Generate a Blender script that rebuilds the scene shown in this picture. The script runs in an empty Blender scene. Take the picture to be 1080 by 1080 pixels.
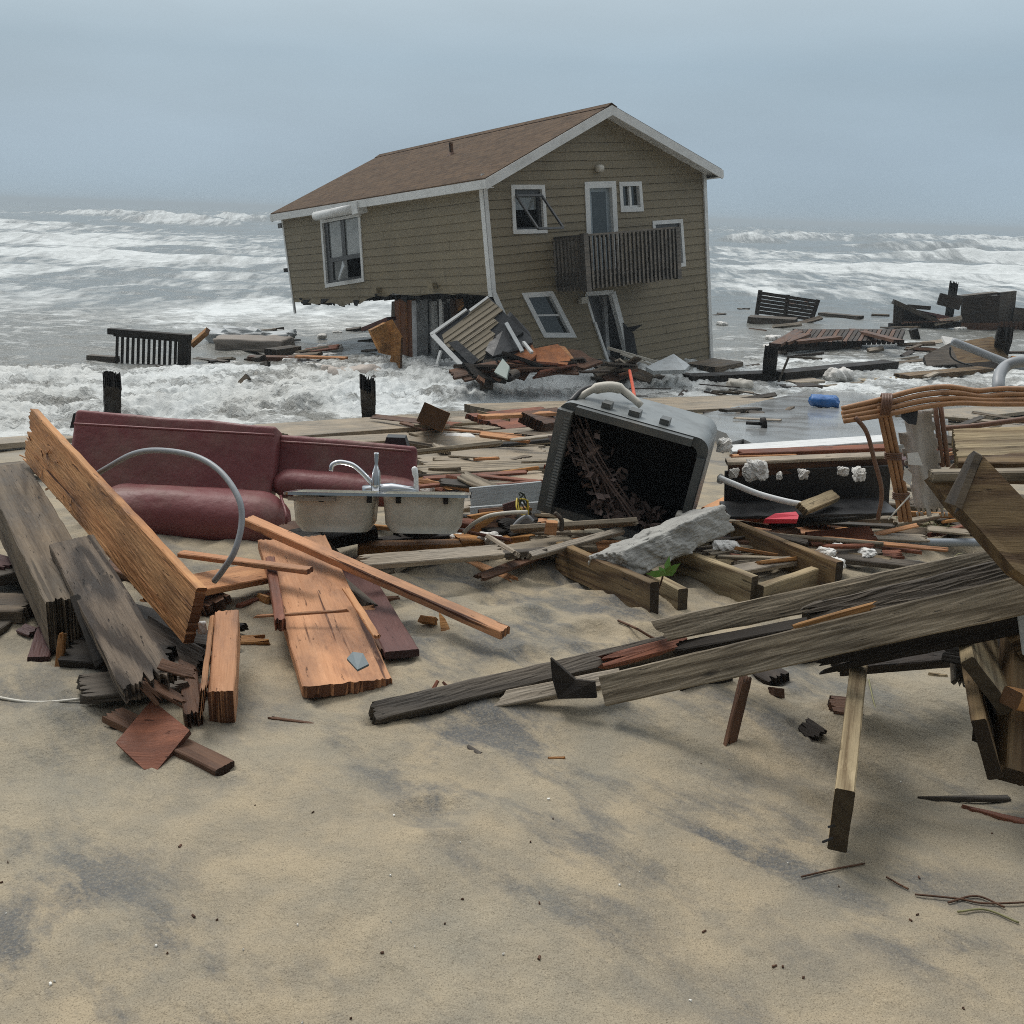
import bpy, math, random
import numpy as np
from mathutils import Vector, Matrix

SC = bpy.context.scene
COL = SC.collection
# ------------------------------------------------------------------ camera
F_PX = 1082.0                      # focal length in pixels of a 1080 px wide square picture
PITCH = math.atan(314 / F_PX)
ROLL = math.radians(1.75)
CAM = np.array([0.0, 0.0, 1.6])
_f = np.array([0, math.cos(PITCH), -math.sin(PITCH)])
_r0 = np.array([1.0, 0, 0]); _u0 = np.cross(_r0, _f)
C_R = _r0 * math.cos(ROLL) + _u0 * math.sin(ROLL)
C_U = _u0 * math.cos(ROLL) - _r0 * math.sin(ROLL)
C_F = _f
cam_data = bpy.data.cameras.new('camera')
cam_data.sensor_width = 36; cam_data.lens = 36 * F_PX / 1080
cam_data.clip_start = .05; cam_data.clip_end = 9000
cam = bpy.data.objects.new('camera', cam_data); COL.objects.link(cam)
cam.matrix_world = Matrix(((C_R[0], C_U[0], -C_F[0], CAM[0]), (C_R[1], C_U[1], -C_F[1], CAM[1]),
                           (C_R[2], C_U[2], -C_F[2], CAM[2]), (0, 0, 0, 1)))
SC.camera = cam
# ------------------------------------------------------------------ world: heavy overcast
SUN_EL, SUN_AZ = math.radians(58), math.radians(-35)     # azimuth from +Y, negative = to the left
world = bpy.data.worlds.new("World"); SC.world = world; world.use_nodes = True
wn, wl = world.node_tree.nodes, world.node_tree.links
wn.clear()
w_out = wn.new('ShaderNodeOutputWorld')
sky = wn.new('ShaderNodeTexSky'); sky.sky_type = 'NISHITA'; sky.sun_disc = False
sky.sun_elevation = SUN_EL; sky.sun_rotation = SUN_AZ; sky.air_density = 2; sky.dust_density = 6
bg1 = wn.new('ShaderNodeBackground'); bg1.inputs[1].default_value = .1
wl.new(sky.outputs[0], bg1.inputs[0])
tc = wn.new('ShaderNodeTexCoord'); sep = wn.new('ShaderNodeSeparateXYZ')
wl.new(tc.outputs['Generated'], sep.inputs[0])
ramp = wn.new('ShaderNodeValToRGB'); e = ramp.color_ramp.elements
e[0].position = 0.0; e[0].color = (.335, .425, .495, 1)
e[1].position = 1.0; e[1].color = (1.3, 1.34, 1.36, 1)
for p, c in ((.06, (.32, .42, .51)), (.13, (.30, .405, .50)), (.25, (.50, .59, .66)), (.5, (1.02, 1.07, 1.1))):
    q = ramp.color_ramp.elements.new(p); q.color = (*c, 1)
wl.new(sep.outputs[2], ramp.inputs[0])
mp = wn.new('ShaderNodeMapping'); mp.inputs['Scale'].default_value = (1.6, 1.6, 7)
wl.new(tc.outputs['Generated'], mp.inputs[0])
cn = wn.new('ShaderNodeTexNoise'); cn.inputs['Scale'].default_value = 1.7; cn.inputs['Detail'].default_value = 5
wl.new(mp.outputs[0], cn.inputs[0])
mr = wn.new('ShaderNodeMapRange'); mr.inputs[1].default_value = .3; mr.inputs[2].default_value = .7
mr.inputs[3].default_value = .92; mr.inputs[4].default_value = 1.07
wl.new(cn.outputs[0], mr.inputs[0])
cm = wn.new('ShaderNodeMix'); cm.data_type = 'RGBA'; cm.blend_type = 'MULTIPLY'; cm.inputs[0].default_value = 1
wl.new(ramp.outputs[0], cm.inputs[6]); wl.new(mr.outputs[0], cm.inputs[7])
# unseen sky behind the camera, dimmed to darken the faces turned towards it
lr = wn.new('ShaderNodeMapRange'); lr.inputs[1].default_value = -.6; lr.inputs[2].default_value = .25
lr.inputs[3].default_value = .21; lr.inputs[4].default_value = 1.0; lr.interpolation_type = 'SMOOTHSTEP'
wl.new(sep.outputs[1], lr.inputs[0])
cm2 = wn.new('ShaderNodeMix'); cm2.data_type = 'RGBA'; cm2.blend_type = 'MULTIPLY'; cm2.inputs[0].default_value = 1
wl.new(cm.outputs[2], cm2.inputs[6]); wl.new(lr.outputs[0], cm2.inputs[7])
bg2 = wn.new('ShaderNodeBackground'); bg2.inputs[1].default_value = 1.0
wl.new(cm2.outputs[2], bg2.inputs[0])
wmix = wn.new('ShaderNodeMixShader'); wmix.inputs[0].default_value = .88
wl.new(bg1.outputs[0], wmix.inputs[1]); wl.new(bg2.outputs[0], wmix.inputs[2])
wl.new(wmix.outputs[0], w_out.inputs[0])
sun_data = bpy.data.lights.new('sun', 'SUN'); sun_data.energy = 1.5; sun_data.angle = math.radians(20)
sun_data.color = (1, .97, .92)
sun = bpy.data.objects.new('sun', sun_data); COL.objects.link(sun)
_sd = Vector((math.sin(SUN_AZ) * math.cos(SUN_EL), math.cos(SUN_AZ) * math.cos(SUN_EL), math.sin(SUN_EL)))
sun.rotation_euler = _sd.to_track_quat('Z', 'Y').to_euler(); sun.location = _sd * 60
SC.view_settings.view_transform = 'Standard'; SC.view_settings.look = 'None'
SC.view_settings.exposure = 0.26; SC.view_settings.gamma = 1
SC.cycles.use_denoising = False; SC.cycles.filter_width = 1.0
SC.cycles.max_bounces = 8

# ------------------------------------------------------------------ noise in numpy
_rs = np.random.RandomState(7)
_PERM = np.concatenate([_rs.permutation(256)] * 3)
_GR = np.stack([np.cos(np.arange(256) * 2 * np.pi / 256 * 37), np.sin(np.arange(256) * 2 * np.pi / 256 * 37)], -1)
def perlin(x, y, seed=0):
    x = np.asarray(x, float) + seed * 17.31; y = np.asarray(y, float) + seed * 9.77
    xi = np.floor(x).astype(int); yi = np.floor(y).astype(int)
    xf, yf = x - xi, y - yi
    u = xf * xf * xf * (xf * (xf * 6 - 15) + 10); v = yf * yf * yf * (yf * (yf * 6 - 15) + 10)
    def g(ix, iy, fx, fy):
        h = _PERM[_PERM[ix & 255] + (iy & 255)]
        return _GR[h, 0] * fx + _GR[h, 1] * fy
    a = g(xi, yi, xf, yf); b = g(xi + 1, yi, xf - 1, yf)
    c = g(xi, yi + 1, xf, yf - 1); d = g(xi + 1, yi + 1, xf - 1, yf - 1)
    return (a + u * (b - a)) + v * ((c + u * (d - c)) - (a + u * (b - a)))
def fbm(x, y, octv=4, seed=0, gain=.5):
    t = 0; a = 1
    for i in range(octv):
        t = t + a * perlin(x * 2 ** i, y * 2 ** i, seed + i * 3); a *= gain
    return t
def sstep(a, b, x):
    t = np.clip((np.asarray(x, float) - a) / (b - a), 0, 1); return t * t * (3 - 2 * t)

# ------------------------------------------------------------------ terrain
WATER = -1.7
def shore(X): return 14.3 + .62 * np.clip(np.asarray(X, float) + 6.6, 0, 8.4)
_FEET = [(-.05, 4.35, .13), (.12, 4.15, .1), (-.62, 4.25, .12), (.33, 3.95, .12), (.1, 3.72, .1), (.55, 3.5, .1), (.95, 3.55, .12),
         (-.35, 3.9, .11), (.75, 4.6, .13), (1.35, 4.3, .12), (1.5, 3.9, .11), (-1.25, 3.05, .1), (-.2, 2.55, .12), (1.05, 2.72, .13),
         (.55, 4.3, .12), (.4, 4.6, .12), (.2, 4.75, .1), (1.9, 3.0, .13), (1.7, 2.6, .12), (.62, 3.95, .1), (-1.45, 3.75, .14), (-1.05, 3.45, .13)]
def diag(X, Y):            # coordinates along / across the wind ripples
    c, s = math.cos(math.radians(-32)), math.sin(math.radians(-32))
    return X * c + Y * s, -X * s + Y * c
def sand_z(X, Y, fine=True):
    X = np.asarray(X, float); Y = np.asarray(Y, float)
    sh = shore(X)
    Yn = 5 + (Y - 5) * 10.6 / (sh - 5)
    k = 1.2
    q = (Yn - 5) / k
    z = -.162 * k * (np.maximum(q, 0) + np.log1p(np.exp(-np.abs(q))))
    deep = np.clip(Yn - 15.6, 0, None)
    z = z + deep * .135
    z = np.maximum(z, -4.2)
    near = 1 - sstep(7, 13, Y)
    z = z + near * (.065 * fbm(X * .8, Y * .8, 3, 3))
    z = z - .16 * np.exp(-(((X - 1.55) / .55) ** 2 + ((Y - 3.0) / .35) ** 2)) + .05 * np.exp(-(((X - .75) / .35) ** 2 + ((Y - 3.2) / .3) ** 2))
    z = z + .05 * np.exp(-(((X - 1.9) / .5) ** 2 + ((Y - 4.9) / .6) ** 2))
    if fine:
        u, v = diag(X, Y)
        z = z + near * (.010 * fbm(u * 1.6, v * 4.5, 3, 11) + .007 * fbm(X * 4, Y * 4, 3, 21))
        z = z + near * .0022 * fbm(X * 22, Y * 22, 2, 31)
        lump = sstep(3.3, 4.2, Y) * (1 - sstep(5.5, 7, Y))
        z = z + lump * .034 * fbm(X * 3.2, Y * 3.6, 3, 41)
        for fx, fy, fr in _FEET:
            d2 = ((X - fx) / fr) ** 2 + ((Y - fy) / (fr * .75)) ** 2
            z = z + .010 * np.exp(-((np.sqrt(d2) - 1.25) / .35) ** 2) - .024 * np.exp(-d2 * 1.2)
    return z
def surf_z(x, y): return max(float(sand_z(x, y, False)), WATER)

def ray(px, py):
    d = C_F * F_PX + C_R * (px - 540) - C_U * (py - 540)
    return d / d[1]
def D(px, py, Y):                 # the point at distance Y (metres ahead) seen in that direction
    return Vector(CAM + ray(px, py) * Y)
def G(px, py, h=0.0):             # the point h above the sand or the water
    r = ray(px, py); a, b = 1.0, None; t = 1.0
    while t < 400:
        p = CAM + r * t
        if p[2] < surf_z(p[0], p[1]) + h: b = t; break
        a = t; t *= 1.02
    if b is None: return Vector(CAM + r * 400)
    for _ in range(24):
        m = (a + b) / 2; p = CAM + r * m
        if p[2] < surf_z(p[0], p[1]) + h: b = m
        else: a = m
    p = CAM + r * b
    if p[1] < 9: p[2] += float(sand_z(p[0], p[1])) - float(sand_z(p[0], p[1], False))
    return Vector(p)

# ------------------------------------------------------------------ object helpers
def tag(o, label=None, cat=None, group=None, kind=None):
    if label: o['label'] = label
    if cat: o['category'] = cat
    if group: o['group'] = group
    if kind: o['kind'] = kind
    return o
def mobj(name, verts, faces, mat, parent=None, smooth=False, mw=None):
    me = bpy.data.meshes.new(name)
    me.from_pydata([tuple(v) for v in verts], [], faces)
    me.update()
    for m in (mat if isinstance(mat, (list, tuple)) else [mat]): me.materials.append(m)
    if smooth: me.polygons.foreach_set('use_smooth', [True] * len(me.polygons))
    o = bpy.data.objects.new(name, me); COL.objects.link(o)
    if parent is not None: o.parent = parent
    if mw is not None: o.matrix_world = mw
    return o
def empty(name, mw=None, parent=None):
    o = bpy.data.objects.new(name, None); COL.objects.link(o); o.empty_display_size = .1
    if mw is not None: o.matrix_world = mw if isinstance(mw, Matrix) else Matrix.Translation(mw)
    if parent is not None: o.parent = parent
    return o
class MB:
    def __init__(s): s.v = []; s.f = []
    def add(s, vs, fs):
        n = len(s.v); s.v += [tuple(v) for v in vs]; s.f += [tuple(i + n for i in f) for f in fs]; return s
    def box(s, x0, x1, y0, y1, z0, z1):
        return s.add([(x, y, z) for z in (z0, z1) for y in (y0, y1) for x in (x0, x1)],
                     [(0, 2, 3, 1), (4, 5, 7, 6), (0, 1, 5, 4), (2, 6, 7, 3), (0, 4, 6, 2), (1, 3, 7, 5)])
    def beam(s, a, b, w, t, up=(0, 0, 1)):           # square bar between two points
        a = Vector(a); b = Vector(b); x = (b - a).normalized(); up = Vector(up)
        if abs(x.dot(up)) > .98: up = Vector((0, 1, 0))
        y = up.cross(x).normalized() * (w / 2); z = x.cross(y).normalized() * (t / 2)
        vs = [p + sy * y + sz * z for p in (a, b) for sy, sz in ((-1, -1), (1, -1), (1, 1), (-1, 1))]
        return s.add(vs, [(0, 3, 2, 1), (4, 5, 6, 7), (0, 1, 5, 4), (1, 2, 6, 5), (2, 3, 7, 6), (3, 0, 4, 7)])
    def tube(s, pts, r, n=8, caps=True):
        pts = [Vector(p) for p in pts]; k = len(pts)
        rs = r if isinstance(r, (list, tuple)) else [r] * k
        vs = []; ref = None
        for i, p in enumerate(pts):
            t = (pts[min(i + 1, k - 1)] - pts[max(i - 1, 0)]).normalized()
            if ref is None:
                ref = Vector((0, 0, 1)) if abs(t.z) < .9 else Vector((1, 0, 0))
            ref = (ref - t * ref.dot(t)).normalized(); b = t.cross(ref)
            vs += [p + (ref * math.cos(q) + b * math.sin(q)) * rs[i] for q in (2 * math.pi * j / n for j in range(n))]
        fs = [(i * n + j, i * n + (j + 1) % n, (i + 1) * n + (j + 1) % n, (i + 1) * n + j) for i in range(k - 1) for j in range(n)]
        if caps: fs += [tuple(range(n))[::-1], tuple(range((k - 1) * n, k * n))]
        return s.add(vs, fs)
    def prism(s, poly, thick, nrm=None):             # planar polygon with thickness, extruded along -normal
        poly = [Vector(p) for p in poly]; n = len(poly)
        if nrm is None:
            nrm = Vector((0, 0, 0))
            for i in range(n): nrm += poly[i].cross(poly[(i + 1) % n])
            nrm.normalize()
        q = [p - nrm * thick for p in poly]
        return s.add(poly + q, [tuple(range(n)), tuple(range(2 * n - 1, n - 1, -1))] +
                     [(i, n + i, n + (i + 1) % n, (i + 1) % n) for i in range(n)])
    def obj(s, name, mat, parent=None, smooth=False, mw=None):
        return mobj(name, s.v, s.f, mat, parent, smooth, mw)
def smooth_curve(pts, n=8):                           # Catmull-Rom through points
    P = [Vector(p) for p in pts]; P = [P[0] * 2 - P[1]] + P + [P[-1] * 2 - P[-2]]; out = []
    for i in range(1, len(P) - 2):
        for k in range(n):
            t = k / n
            out.append(.5 * ((2 * P[i]) + (P[i + 1] - P[i - 1]) * t + (2 * P[i - 1] - 5 * P[i] + 4 * P[i + 1] - P[i + 2]) * t * t
                             + (3 * P[i] - P[i - 1] - 3 * P[i + 1] + P[i + 2]) * t ** 3))
    out.append(P[-2]); return out
RND = random.Random(11)

def frame_of(A, B, roll=0, up=(0, 0, 1)):
    A = Vector(A); B = Vector(B); x = (B - A).normalized(); up = Vector(up)
    if abs(x.dot(up)) > .97: up = Vector((0, -1, 0))
    y = up.cross(x).normalized(); z = x.cross(y)
    c, s = math.cos(math.radians(roll)), math.sin(math.radians(roll))
    y2 = y * c + z * s; z2 = z * c - y * s
    return Matrix(((x.x, y2.x, z2.x, A.x), (x.y, y2.y, z2.y, A.y), (x.z, y2.z, z2.z, A.z), (0, 0, 0, 1)))
def board_mesh(L, w, t, rag=(0, 0), cut=(0, 0), bow=0, taper=1, chip=.0015, ny=None, seed=0, wet=0):
    rn = random.Random(seed); c = min(.004, t * .2, w * .2)
    ny = ny or (max(6, min(30, int(w / .0065))) if max(rag) > 0 else 4)
    nx = max(3, min(40, int(L / .05)))
    wa, wb = rn.uniform(0, 50), rn.uniform(0, 50)
    ys = [-w / 2, -w / 2 + c] + [-w / 2 + c + (w - 2 * c) * k / (ny) for k in range(1, ny)] + [w / 2 - c, w / 2]
    m = len(ys)
    def hz(j): return t / 2 - c if j in (0, m - 1) else t / 2
    e0 = [rn.uniform(0, 1) ** 2.6 * rag[0] * 1.25 * (.45 + .55 * abs(math.sin(y * 23 + seed))) + cut[0] * (y / w + .5) for y in ys]
    e1 = [rn.uniform(0, 1) ** 2.6 * rag[1] * 1.25 * (.45 + .55 * abs(math.sin(y * 19 + seed * 2))) + cut[1] * (y / w + .5) for y in ys]
    e0b = [q + rn.uniform(-.25, .25) * rag[0] for q in e0]; e1b = [q + rn.uniform(-.25, .25) * rag[1] for q in e1]
    top = []; bot = []
    for i in range(nx + 1):
        f = i / nx; tp = 1 + (taper - 1) * f
        for j, y in enumerate(ys):
            edge = j in (0, m - 1)
            jy = (rn.uniform(-1, 1) * .55 + .7 * math.sin(f * L * 7 + wa) * math.sin(f * L * 17 + wb)) * chip * (1.0 if edge else .1); jz = rn.uniform(-1, 1) * chip * .5
            zb = bow * (4 * f * (1 - f))
            xa = e0[j] + (L - e1[j] - e0[j]) * f; xb = e0b[j] + (L - e1b[j] - e0b[j]) * f
            top.append((xa, (y + jy) * tp, hz(j) + zb + jz)); bot.append((xb, (y + jy) * tp, -hz(j) + zb - jz))
    N = (nx + 1) * m; fs = []
    for i in range(nx):
        for j in range(m - 1):
            a = i * m + j; fs.append((a, a + m, a + m + 1, a + 1)); fs.append((N + a, N + a + 1, N + a + m + 1, N + a + m))
        a = i * m; fs.append((a, N + a, N + a + m, a + m)); a = i * m + m - 1; fs.append((a, a + m, N + a + m, N + a))
    for j in range(m - 1):
        fs.append((j, j + 1, N + j + 1, N + j)); a = nx * m + j; fs.append((a, N + a, N + a + 1, a + 1))
    return top + bot, fs
_seed = [100]
SEGS = []          # boards lying on the sand: it is later banked up against them
def board(name, label, A, B, w, t, mat, roll=0, cat='board', group=None, parent=None, up=(0, 0, 1), **k):
    _seed[0] += 1
    A = Vector(A); B = Vector(B)
    vs, fs = board_mesh((B - A).length, w, t, seed=_seed[0], **k)
    if parent is None and max(A.y, B.y) < 6.3: SEGS.append((tuple(A), tuple(B), abs(w * math.cos(math.radians(roll))) + abs(t * math.sin(math.radians(roll)))))
    o = mobj(name, vs, fs, mat, parent, mw=None if parent else frame_of(A, B, roll, up))
    if parent: o.matrix_parent_inverse = parent.matrix_world.inverted(); o.matrix_world = frame_of(A, B, roll, up)
    else: tag(o, label, cat, group)
    return o
def rbox(sx, sy, sz, r, n=6, bulge=0, noise=0, nscale=3, seed=0):   # rounded, slightly swollen box centred at the origin
    vs = []; fs = []; idx = {}
    h = np.array([sx, sy, sz]) / 2
    def pt(p):
        key = tuple(np.round(p, 5))
        if key in idx: return idx[key]
        q = np.clip(p, -(h - r), h - r); d = p - q; l = np.linalg.norm(d)
        o = q + (d / l * r if l > 1e-9 else 0)
        s = p / h
        o = o * (1 + bulge * np.array([(1 - s[1] ** 2) * (1 - s[2] ** 2), (1 - s[0] ** 2) * (1 - s[2] ** 2), (1 - s[0] ** 2) * (1 - s[1] ** 2)]))
        vs.append(tuple(o)); idx[key] = len(vs) - 1; return len(vs) - 1
    def ticks(hh):
        a = np.linspace(-hh, -hh + 2 * r if False else -(hh - r), 4); m = max(2, n); b = np.linspace(-(hh - r), hh - r, m + 1)[1:-1]; c = np.linspace(hh - r, hh, 4)
        return np.concatenate([a, b, c])
    for ax in range(3):
        u, v = (ax + 1) % 3, (ax + 2) % 3; tu, tv = ticks(h[u]), ticks(h[v])
        for sg in (-1, 1):
            for i in range(len(tu) - 1):
                for j in range(len(tv) - 1):
                    q = []
                    for a, b in ((i, j), (i + 1, j), (i + 1, j + 1), (i, j + 1)):
                        p = np.zeros(3); p[ax] = sg * h[ax]; p[u] = tu[a]; p[v] = tv[b]; q.append(pt(p))
                    fs.append(tuple(q if sg > 0 else q[::-1]))
    if noise:
        o = np.array(vs) * nscale
        vs = [tuple(q) for q in np.array(vs) + noise * np.stack([fbm(o[:, 1] + 5, o[:, 2], 3, seed), fbm(o[:, 0], o[:, 2] + o[:, 1], 3, seed + 1), fbm(o[:, 0], o[:, 1] + o[:, 2], 3, seed + 2)], -1)]
    return vs, fs
def rock(vs, fs, amp, scale, seed=0):
    a = np.array(vs); n = a / (np.linalg.norm(a, axis=1, keepdims=True) + 1e-9)
    k = amp * fbm(a[:, 0] * scale + a[:, 2] * scale * .7, a[:, 1] * scale - a[:, 2] * scale * .6, 5, seed, .55)
    return [tuple(q) for q in a + n * k[:, None]], fs
def lumpy(name, label, cat, P, size, mat, seed=0, rot=0, amp=.2, group=None, rf=.42, smooth=True, parent=None):
    vs, fs = rbox(size[0], size[1], size[2], min(size) * rf, n=10)
    vs, fs = rock(vs, fs, amp * min(size), 1.6 / max(size) * 2.2, seed)
    mw = Matrix.Translation(P) @ Matrix.Rotation(math.radians(rot), 4, 'Z')
    o = mobj(name, vs, fs, mat, parent, smooth=smooth, mw=mw)
    if not parent: tag(o, label, cat, group)
    return o

# ------------------------------------------------------------------ materials
def s2l(h):
    c = [int(h[i:i + 2], 16) / 255 for i in (0, 2, 4)]
    return tuple(x / 12.92 if x < .04045 else ((x + .055) / 1.055) ** 2.4 for x in c)
class NT:
    def __init__(s, name):
        s.m = bpy.data.materials.new(name); s.m.use_nodes = True; s.t = s.m.node_tree; s.n = s.t.nodes; s.l = s.t.links
        s.b = s.n['Principled BSDF']
    def node(s, typ, ins=None, **props):
        o = s.n.new(typ)
        for k, v in props.items(): setattr(o, k, v)
        for k, v in (ins or {}).items():
            if hasattr(v, 'is_output') or isinstance(v, bpy.types.NodeSocket): s.l.new(v, o.inputs[k])
            else: o.inputs[k].default_value = v
        return o
    def coord(s, out='Object', scale=(1, 1, 1), rand=True, loc=(0, 0, 0)):
        c = s.node('ShaderNodeTexCoord').outputs[out]
        if rand:
            r = s.node('ShaderNodeObjectInfo').outputs['Random']
            mul = s.node('ShaderNodeVectorMath', {0: (37.0, .13, .05)}, operation='SCALE'); s.l.new(r, mul.inputs['Scale'])
            c = s.node('ShaderNodeVectorMath', {0: c, 1: mul.outputs[0]}, operation='ADD').outputs[0]
        return s.node('ShaderNodeMapping', {0: c, 'Scale': scale, 'Location': loc}).outputs[0]
    def noise(s, vec, scale, detail=4, rough=.55, dist=0):
        return s.node('ShaderNodeTexNoise', {'Vector': vec, 'Scale': scale, 'Detail': detail, 'Roughness': rough, 'Distortion': dist}).outputs[0]
    def mix(s, f, a, b, blend='MIX'):
        o = s.node('ShaderNodeMix', data_type='RGBA', blend_type=blend)
        for i, v in ((0, f), (6, a), (7, b)):
            if isinstance(v, bpy.types.NodeSocket): s.l.new(v, o.inputs[i])
            else: o.inputs[i].default_value = (*v, 1) if isinstance(v, (tuple, list)) and len(v) == 3 else v
        return o.outputs[2]
    def rng(s, v, a, b, c=0, d=1):
        return s.node('ShaderNodeMapRange', {0: v, 1: a, 2: b, 3: c, 4: d}).outputs[0]
    def math(s, op, a, b=0):
        return s.node('ShaderNodeMath', {0: a, 1: b}, operation=op).outputs[0]
    def set(s, **k):
        for a, v in k.items():
            a = a.replace('_', ' ')
            if isinstance(v, bpy.types.NodeSocket): s.l.new(v, s.b.inputs[a])
            else: s.b.inputs[a].default_value = (*v, 1) if isinstance(v, (tuple, list)) and len(v) == 3 else v
        return s
    def bump(s, h, strength=.4, dist=.01, prev=None):
        o = s.node('ShaderNodeBump', {'Height': h, 'Strength': strength, 'Distance': dist})
        if prev is not None: s.l.new(prev, o.inputs['Normal'])
        s.l.new(o.outputs[0], s.b.inputs['Normal']); return o.outputs[0]

def wood(name, c1, c2, dark=(.03, .025, .02), stain=.35, ring=9.0, rough=.55, end=.88, bump=.5, xs=.12, contrast=1.0, cracks=.35):
    t = NT(name)
    # contour lines of a long, lazy noise read as cathedral grain
    low = t.noise(t.coord(scale=(.45, 3.2, 3.2)), 1.0, 2, .45)
    yz = t.node('ShaderNodeSeparateXYZ', {0: t.coord(scale=(1, 1, 1))})
    fib = t.rng(t.noise(t.coord(scale=(5, 170, 170)), 1.0, 5, .7), .34, .66)
    fib2 = t.rng(t.noise(t.coord(scale=(.8, 40, 40), loc=(2, 5, 1)), 1.0, 3, .6), .3, .7)
    ph = t.math('ADD', t.math('MULTIPLY', low, ring * 6), t.math('MULTIPLY', t.math('ADD', yz.outputs[1], yz.outputs[2]), ring * 7))
    ph = t.math('ADD', ph, t.math('MULTIPLY', fib2, 1.3))
    sn = t.math('SINE', ph)
    ringv = t.math('POWER', t.rng(sn, -1, 1), 1.8)
    g = t.math('ADD', t.math('MULTIPLY', ringv, -.52 * contrast), t.math('ADD', t.math('MULTIPLY', fib, .42), t.math('MULTIPLY', fib2, .42)))
    col = t.mix(t.rng(g, -.35, .75), c2, c1)
    blot = t.noise(t.coord(scale=(.8, 1.8, 1.8)), 3.4, 6, .65)
    col = t.mix(t.math('MULTIPLY', t.rng(blot, .47, .68), stain), col, dark)
    ck = t.noise(t.coord(scale=(.9, 26, 26), loc=(3, 1, 2)), 1.0, 4, .5)
    ckm = t.math('MULTIPLY', t.rng(ck, .63, .68), cracks * 1.6)
    col = t.mix(ckm, col, dark)
    nick = t.math('MULTIPLY', t.rng(t.noise(t.coord(scale=(9, 60, 60), loc=(7, 3, 6)), 1.0, 3, .6), .66, .7), .75)
    col = t.mix(nick, col, tuple(x * .6 for x in dark))
    knot = t.node('ShaderNodeTexVoronoi', {'Vector': t.coord(scale=(1.1, 3.6, 3.6), loc=(5, 2, 8)), 'Scale': 1.6}).outputs['Distance']
    col = t.mix(t.rng(knot, .075, .03, 0, .8), col, tuple(x * .8 for x in dark))
    scuff = t.rng(t.noise(t.coord(scale=(5, 16, 16), loc=(1, 8, 3)), 1.6, 6, .7), .58, .72, 0, .4)
    col = t.mix(scuff, col, tuple(min(1, x * 1.35 + .02) for x in c1))
    tint = t.noise(t.coord(scale=(.9, 2.2, 2.2), loc=(9, 4, 1)), 1.6, 2)
    col = t.mix(1.0, col, t.node('ShaderNodeCombineColor', {0: t.rng(tint, .3, .7, .78, 1.18), 1: t.rng(tint, .3, .7, .8, 1.14), 2: t.rng(tint, .3, .7, .83, 1.1)}).outputs[0], 'MULTIPLY')
    nrm = t.node('ShaderNodeTexCoord').outputs['Normal']
    nx = t.math('ABSOLUTE', t.node('ShaderNodeSeparateXYZ', {0: nrm}).outputs[0])
    col = t.mix(t.math('MULTIPLY', t.rng(nx, .75, .9), end), col, dark)
    t.set(Base_Color=col, Roughness=t.rng(blot, .4, .7, rough + .22, rough - .06), Specular_IOR_Level=.2)
    h = t.math('SUBTRACT', t.math('ADD', t.math('MULTIPLY', ringv, -.5 * contrast), t.math('MULTIPLY', fib, .6)), t.math('MULTIPLY', t.math('MAXIMUM', ckm, nick), 2.2))
    t.bump(h, bump, .0035)
    return t.m
def plain(name, c, rough=.5, var=.18, nscale=6, bump=.15, metal=0, spec=.5, dirt=None, dirt_amt=.5, dscale=4, bscale=40, bd=.003):
    t = NT(name)
    n = t.noise(t.coord(), nscale, 5, .6)
    col = t.mix(n, tuple(x * (1 - var) for x in c), tuple(min(1, x * (1 + var)) for x in c))
    if dirt:
        dn = t.noise(t.coord(loc=(4, 7, 2)), dscale, 6, .65)
        col = t.mix(t.math('MULTIPLY', t.rng(dn, .48, .68), dirt_amt), col, dirt)
    t.set(Base_Color=col, Roughness=t.rng(n, .3, .7, rough - .08, rough + .08), Metallic=metal, Specular_IOR_Level=spec)
    if bump: t.bump(t.noise(t.coord(), bscale, 4), bump, bd)
    return t.m
M = {}
M['grey'] = wood('weathered_grey_wood', (.20, .158, .112), (.062, .047, .033), (.02, .017, .014), .5, 8)
M['grain'] = wood('raised_grain_wood', (.205, .158, .115), (.042, .031, .023), (.018, .015, .013), .4, 12, contrast=1.9, bump=1.0)
M['grey_tan'] = wood('weathered_tan_wood', (.36, .305, .225), (.11, .088, .06), (.028, .023, .018), .45, 9, contrast=1.2)
M['pale'] = wood('pale_drift_wood', (.46, .40, .32), (.27, .225, .17), (.09, .075, .06), .4, 7)
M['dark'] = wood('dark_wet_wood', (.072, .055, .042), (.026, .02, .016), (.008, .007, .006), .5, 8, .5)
M['darkgrey'] = wood('dark_grey_wood', (.135, .115, .092), (.052, .043, .034), (.014, .012, .01), .5, 8, .5)
M['brown'] = wood('wet_brown_wood', (.16, .085, .05), (.07, .035, .022), (.02, .012, .009), .5, 8, .45)
M['orange'] = wood('fresh_orange_wood', (.56, .30, .145), (.36, .16, .07), (.09, .035, .018), .5, 7, .5, contrast=.7)
M['pink'] = wood('salmon_faced_plywood', (.55, .295, .16), (.38, .175, .085), (.075, .03, .018), .55, 3.2, .5, contrast=.6, xs=.3, cracks=.6)
M['yellow'] = wood('yellow_pine', (.57, .315, .145), (.37, .155, .06), (.09, .035, .016), .7, 4, .5, contrast=.6, cracks=.9)
M['honey'] = wood('honey_pine', (.46, .24, .085), (.28, .125, .04), (.05, .025, .012), .5, 6, .5)
M['treated'] = wood('treated_lumber', (.40, .325, .20), (.16, .115, .065), (.04, .03, .02), .4, 10, .55, contrast=1.2)
M['treated_dark'] = wood('treated_lumber_dark', (.235, .165, .085), (.09, .055, .03), (.022, .016, .011), .5, 11, .5, contrast=1.3)
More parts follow.
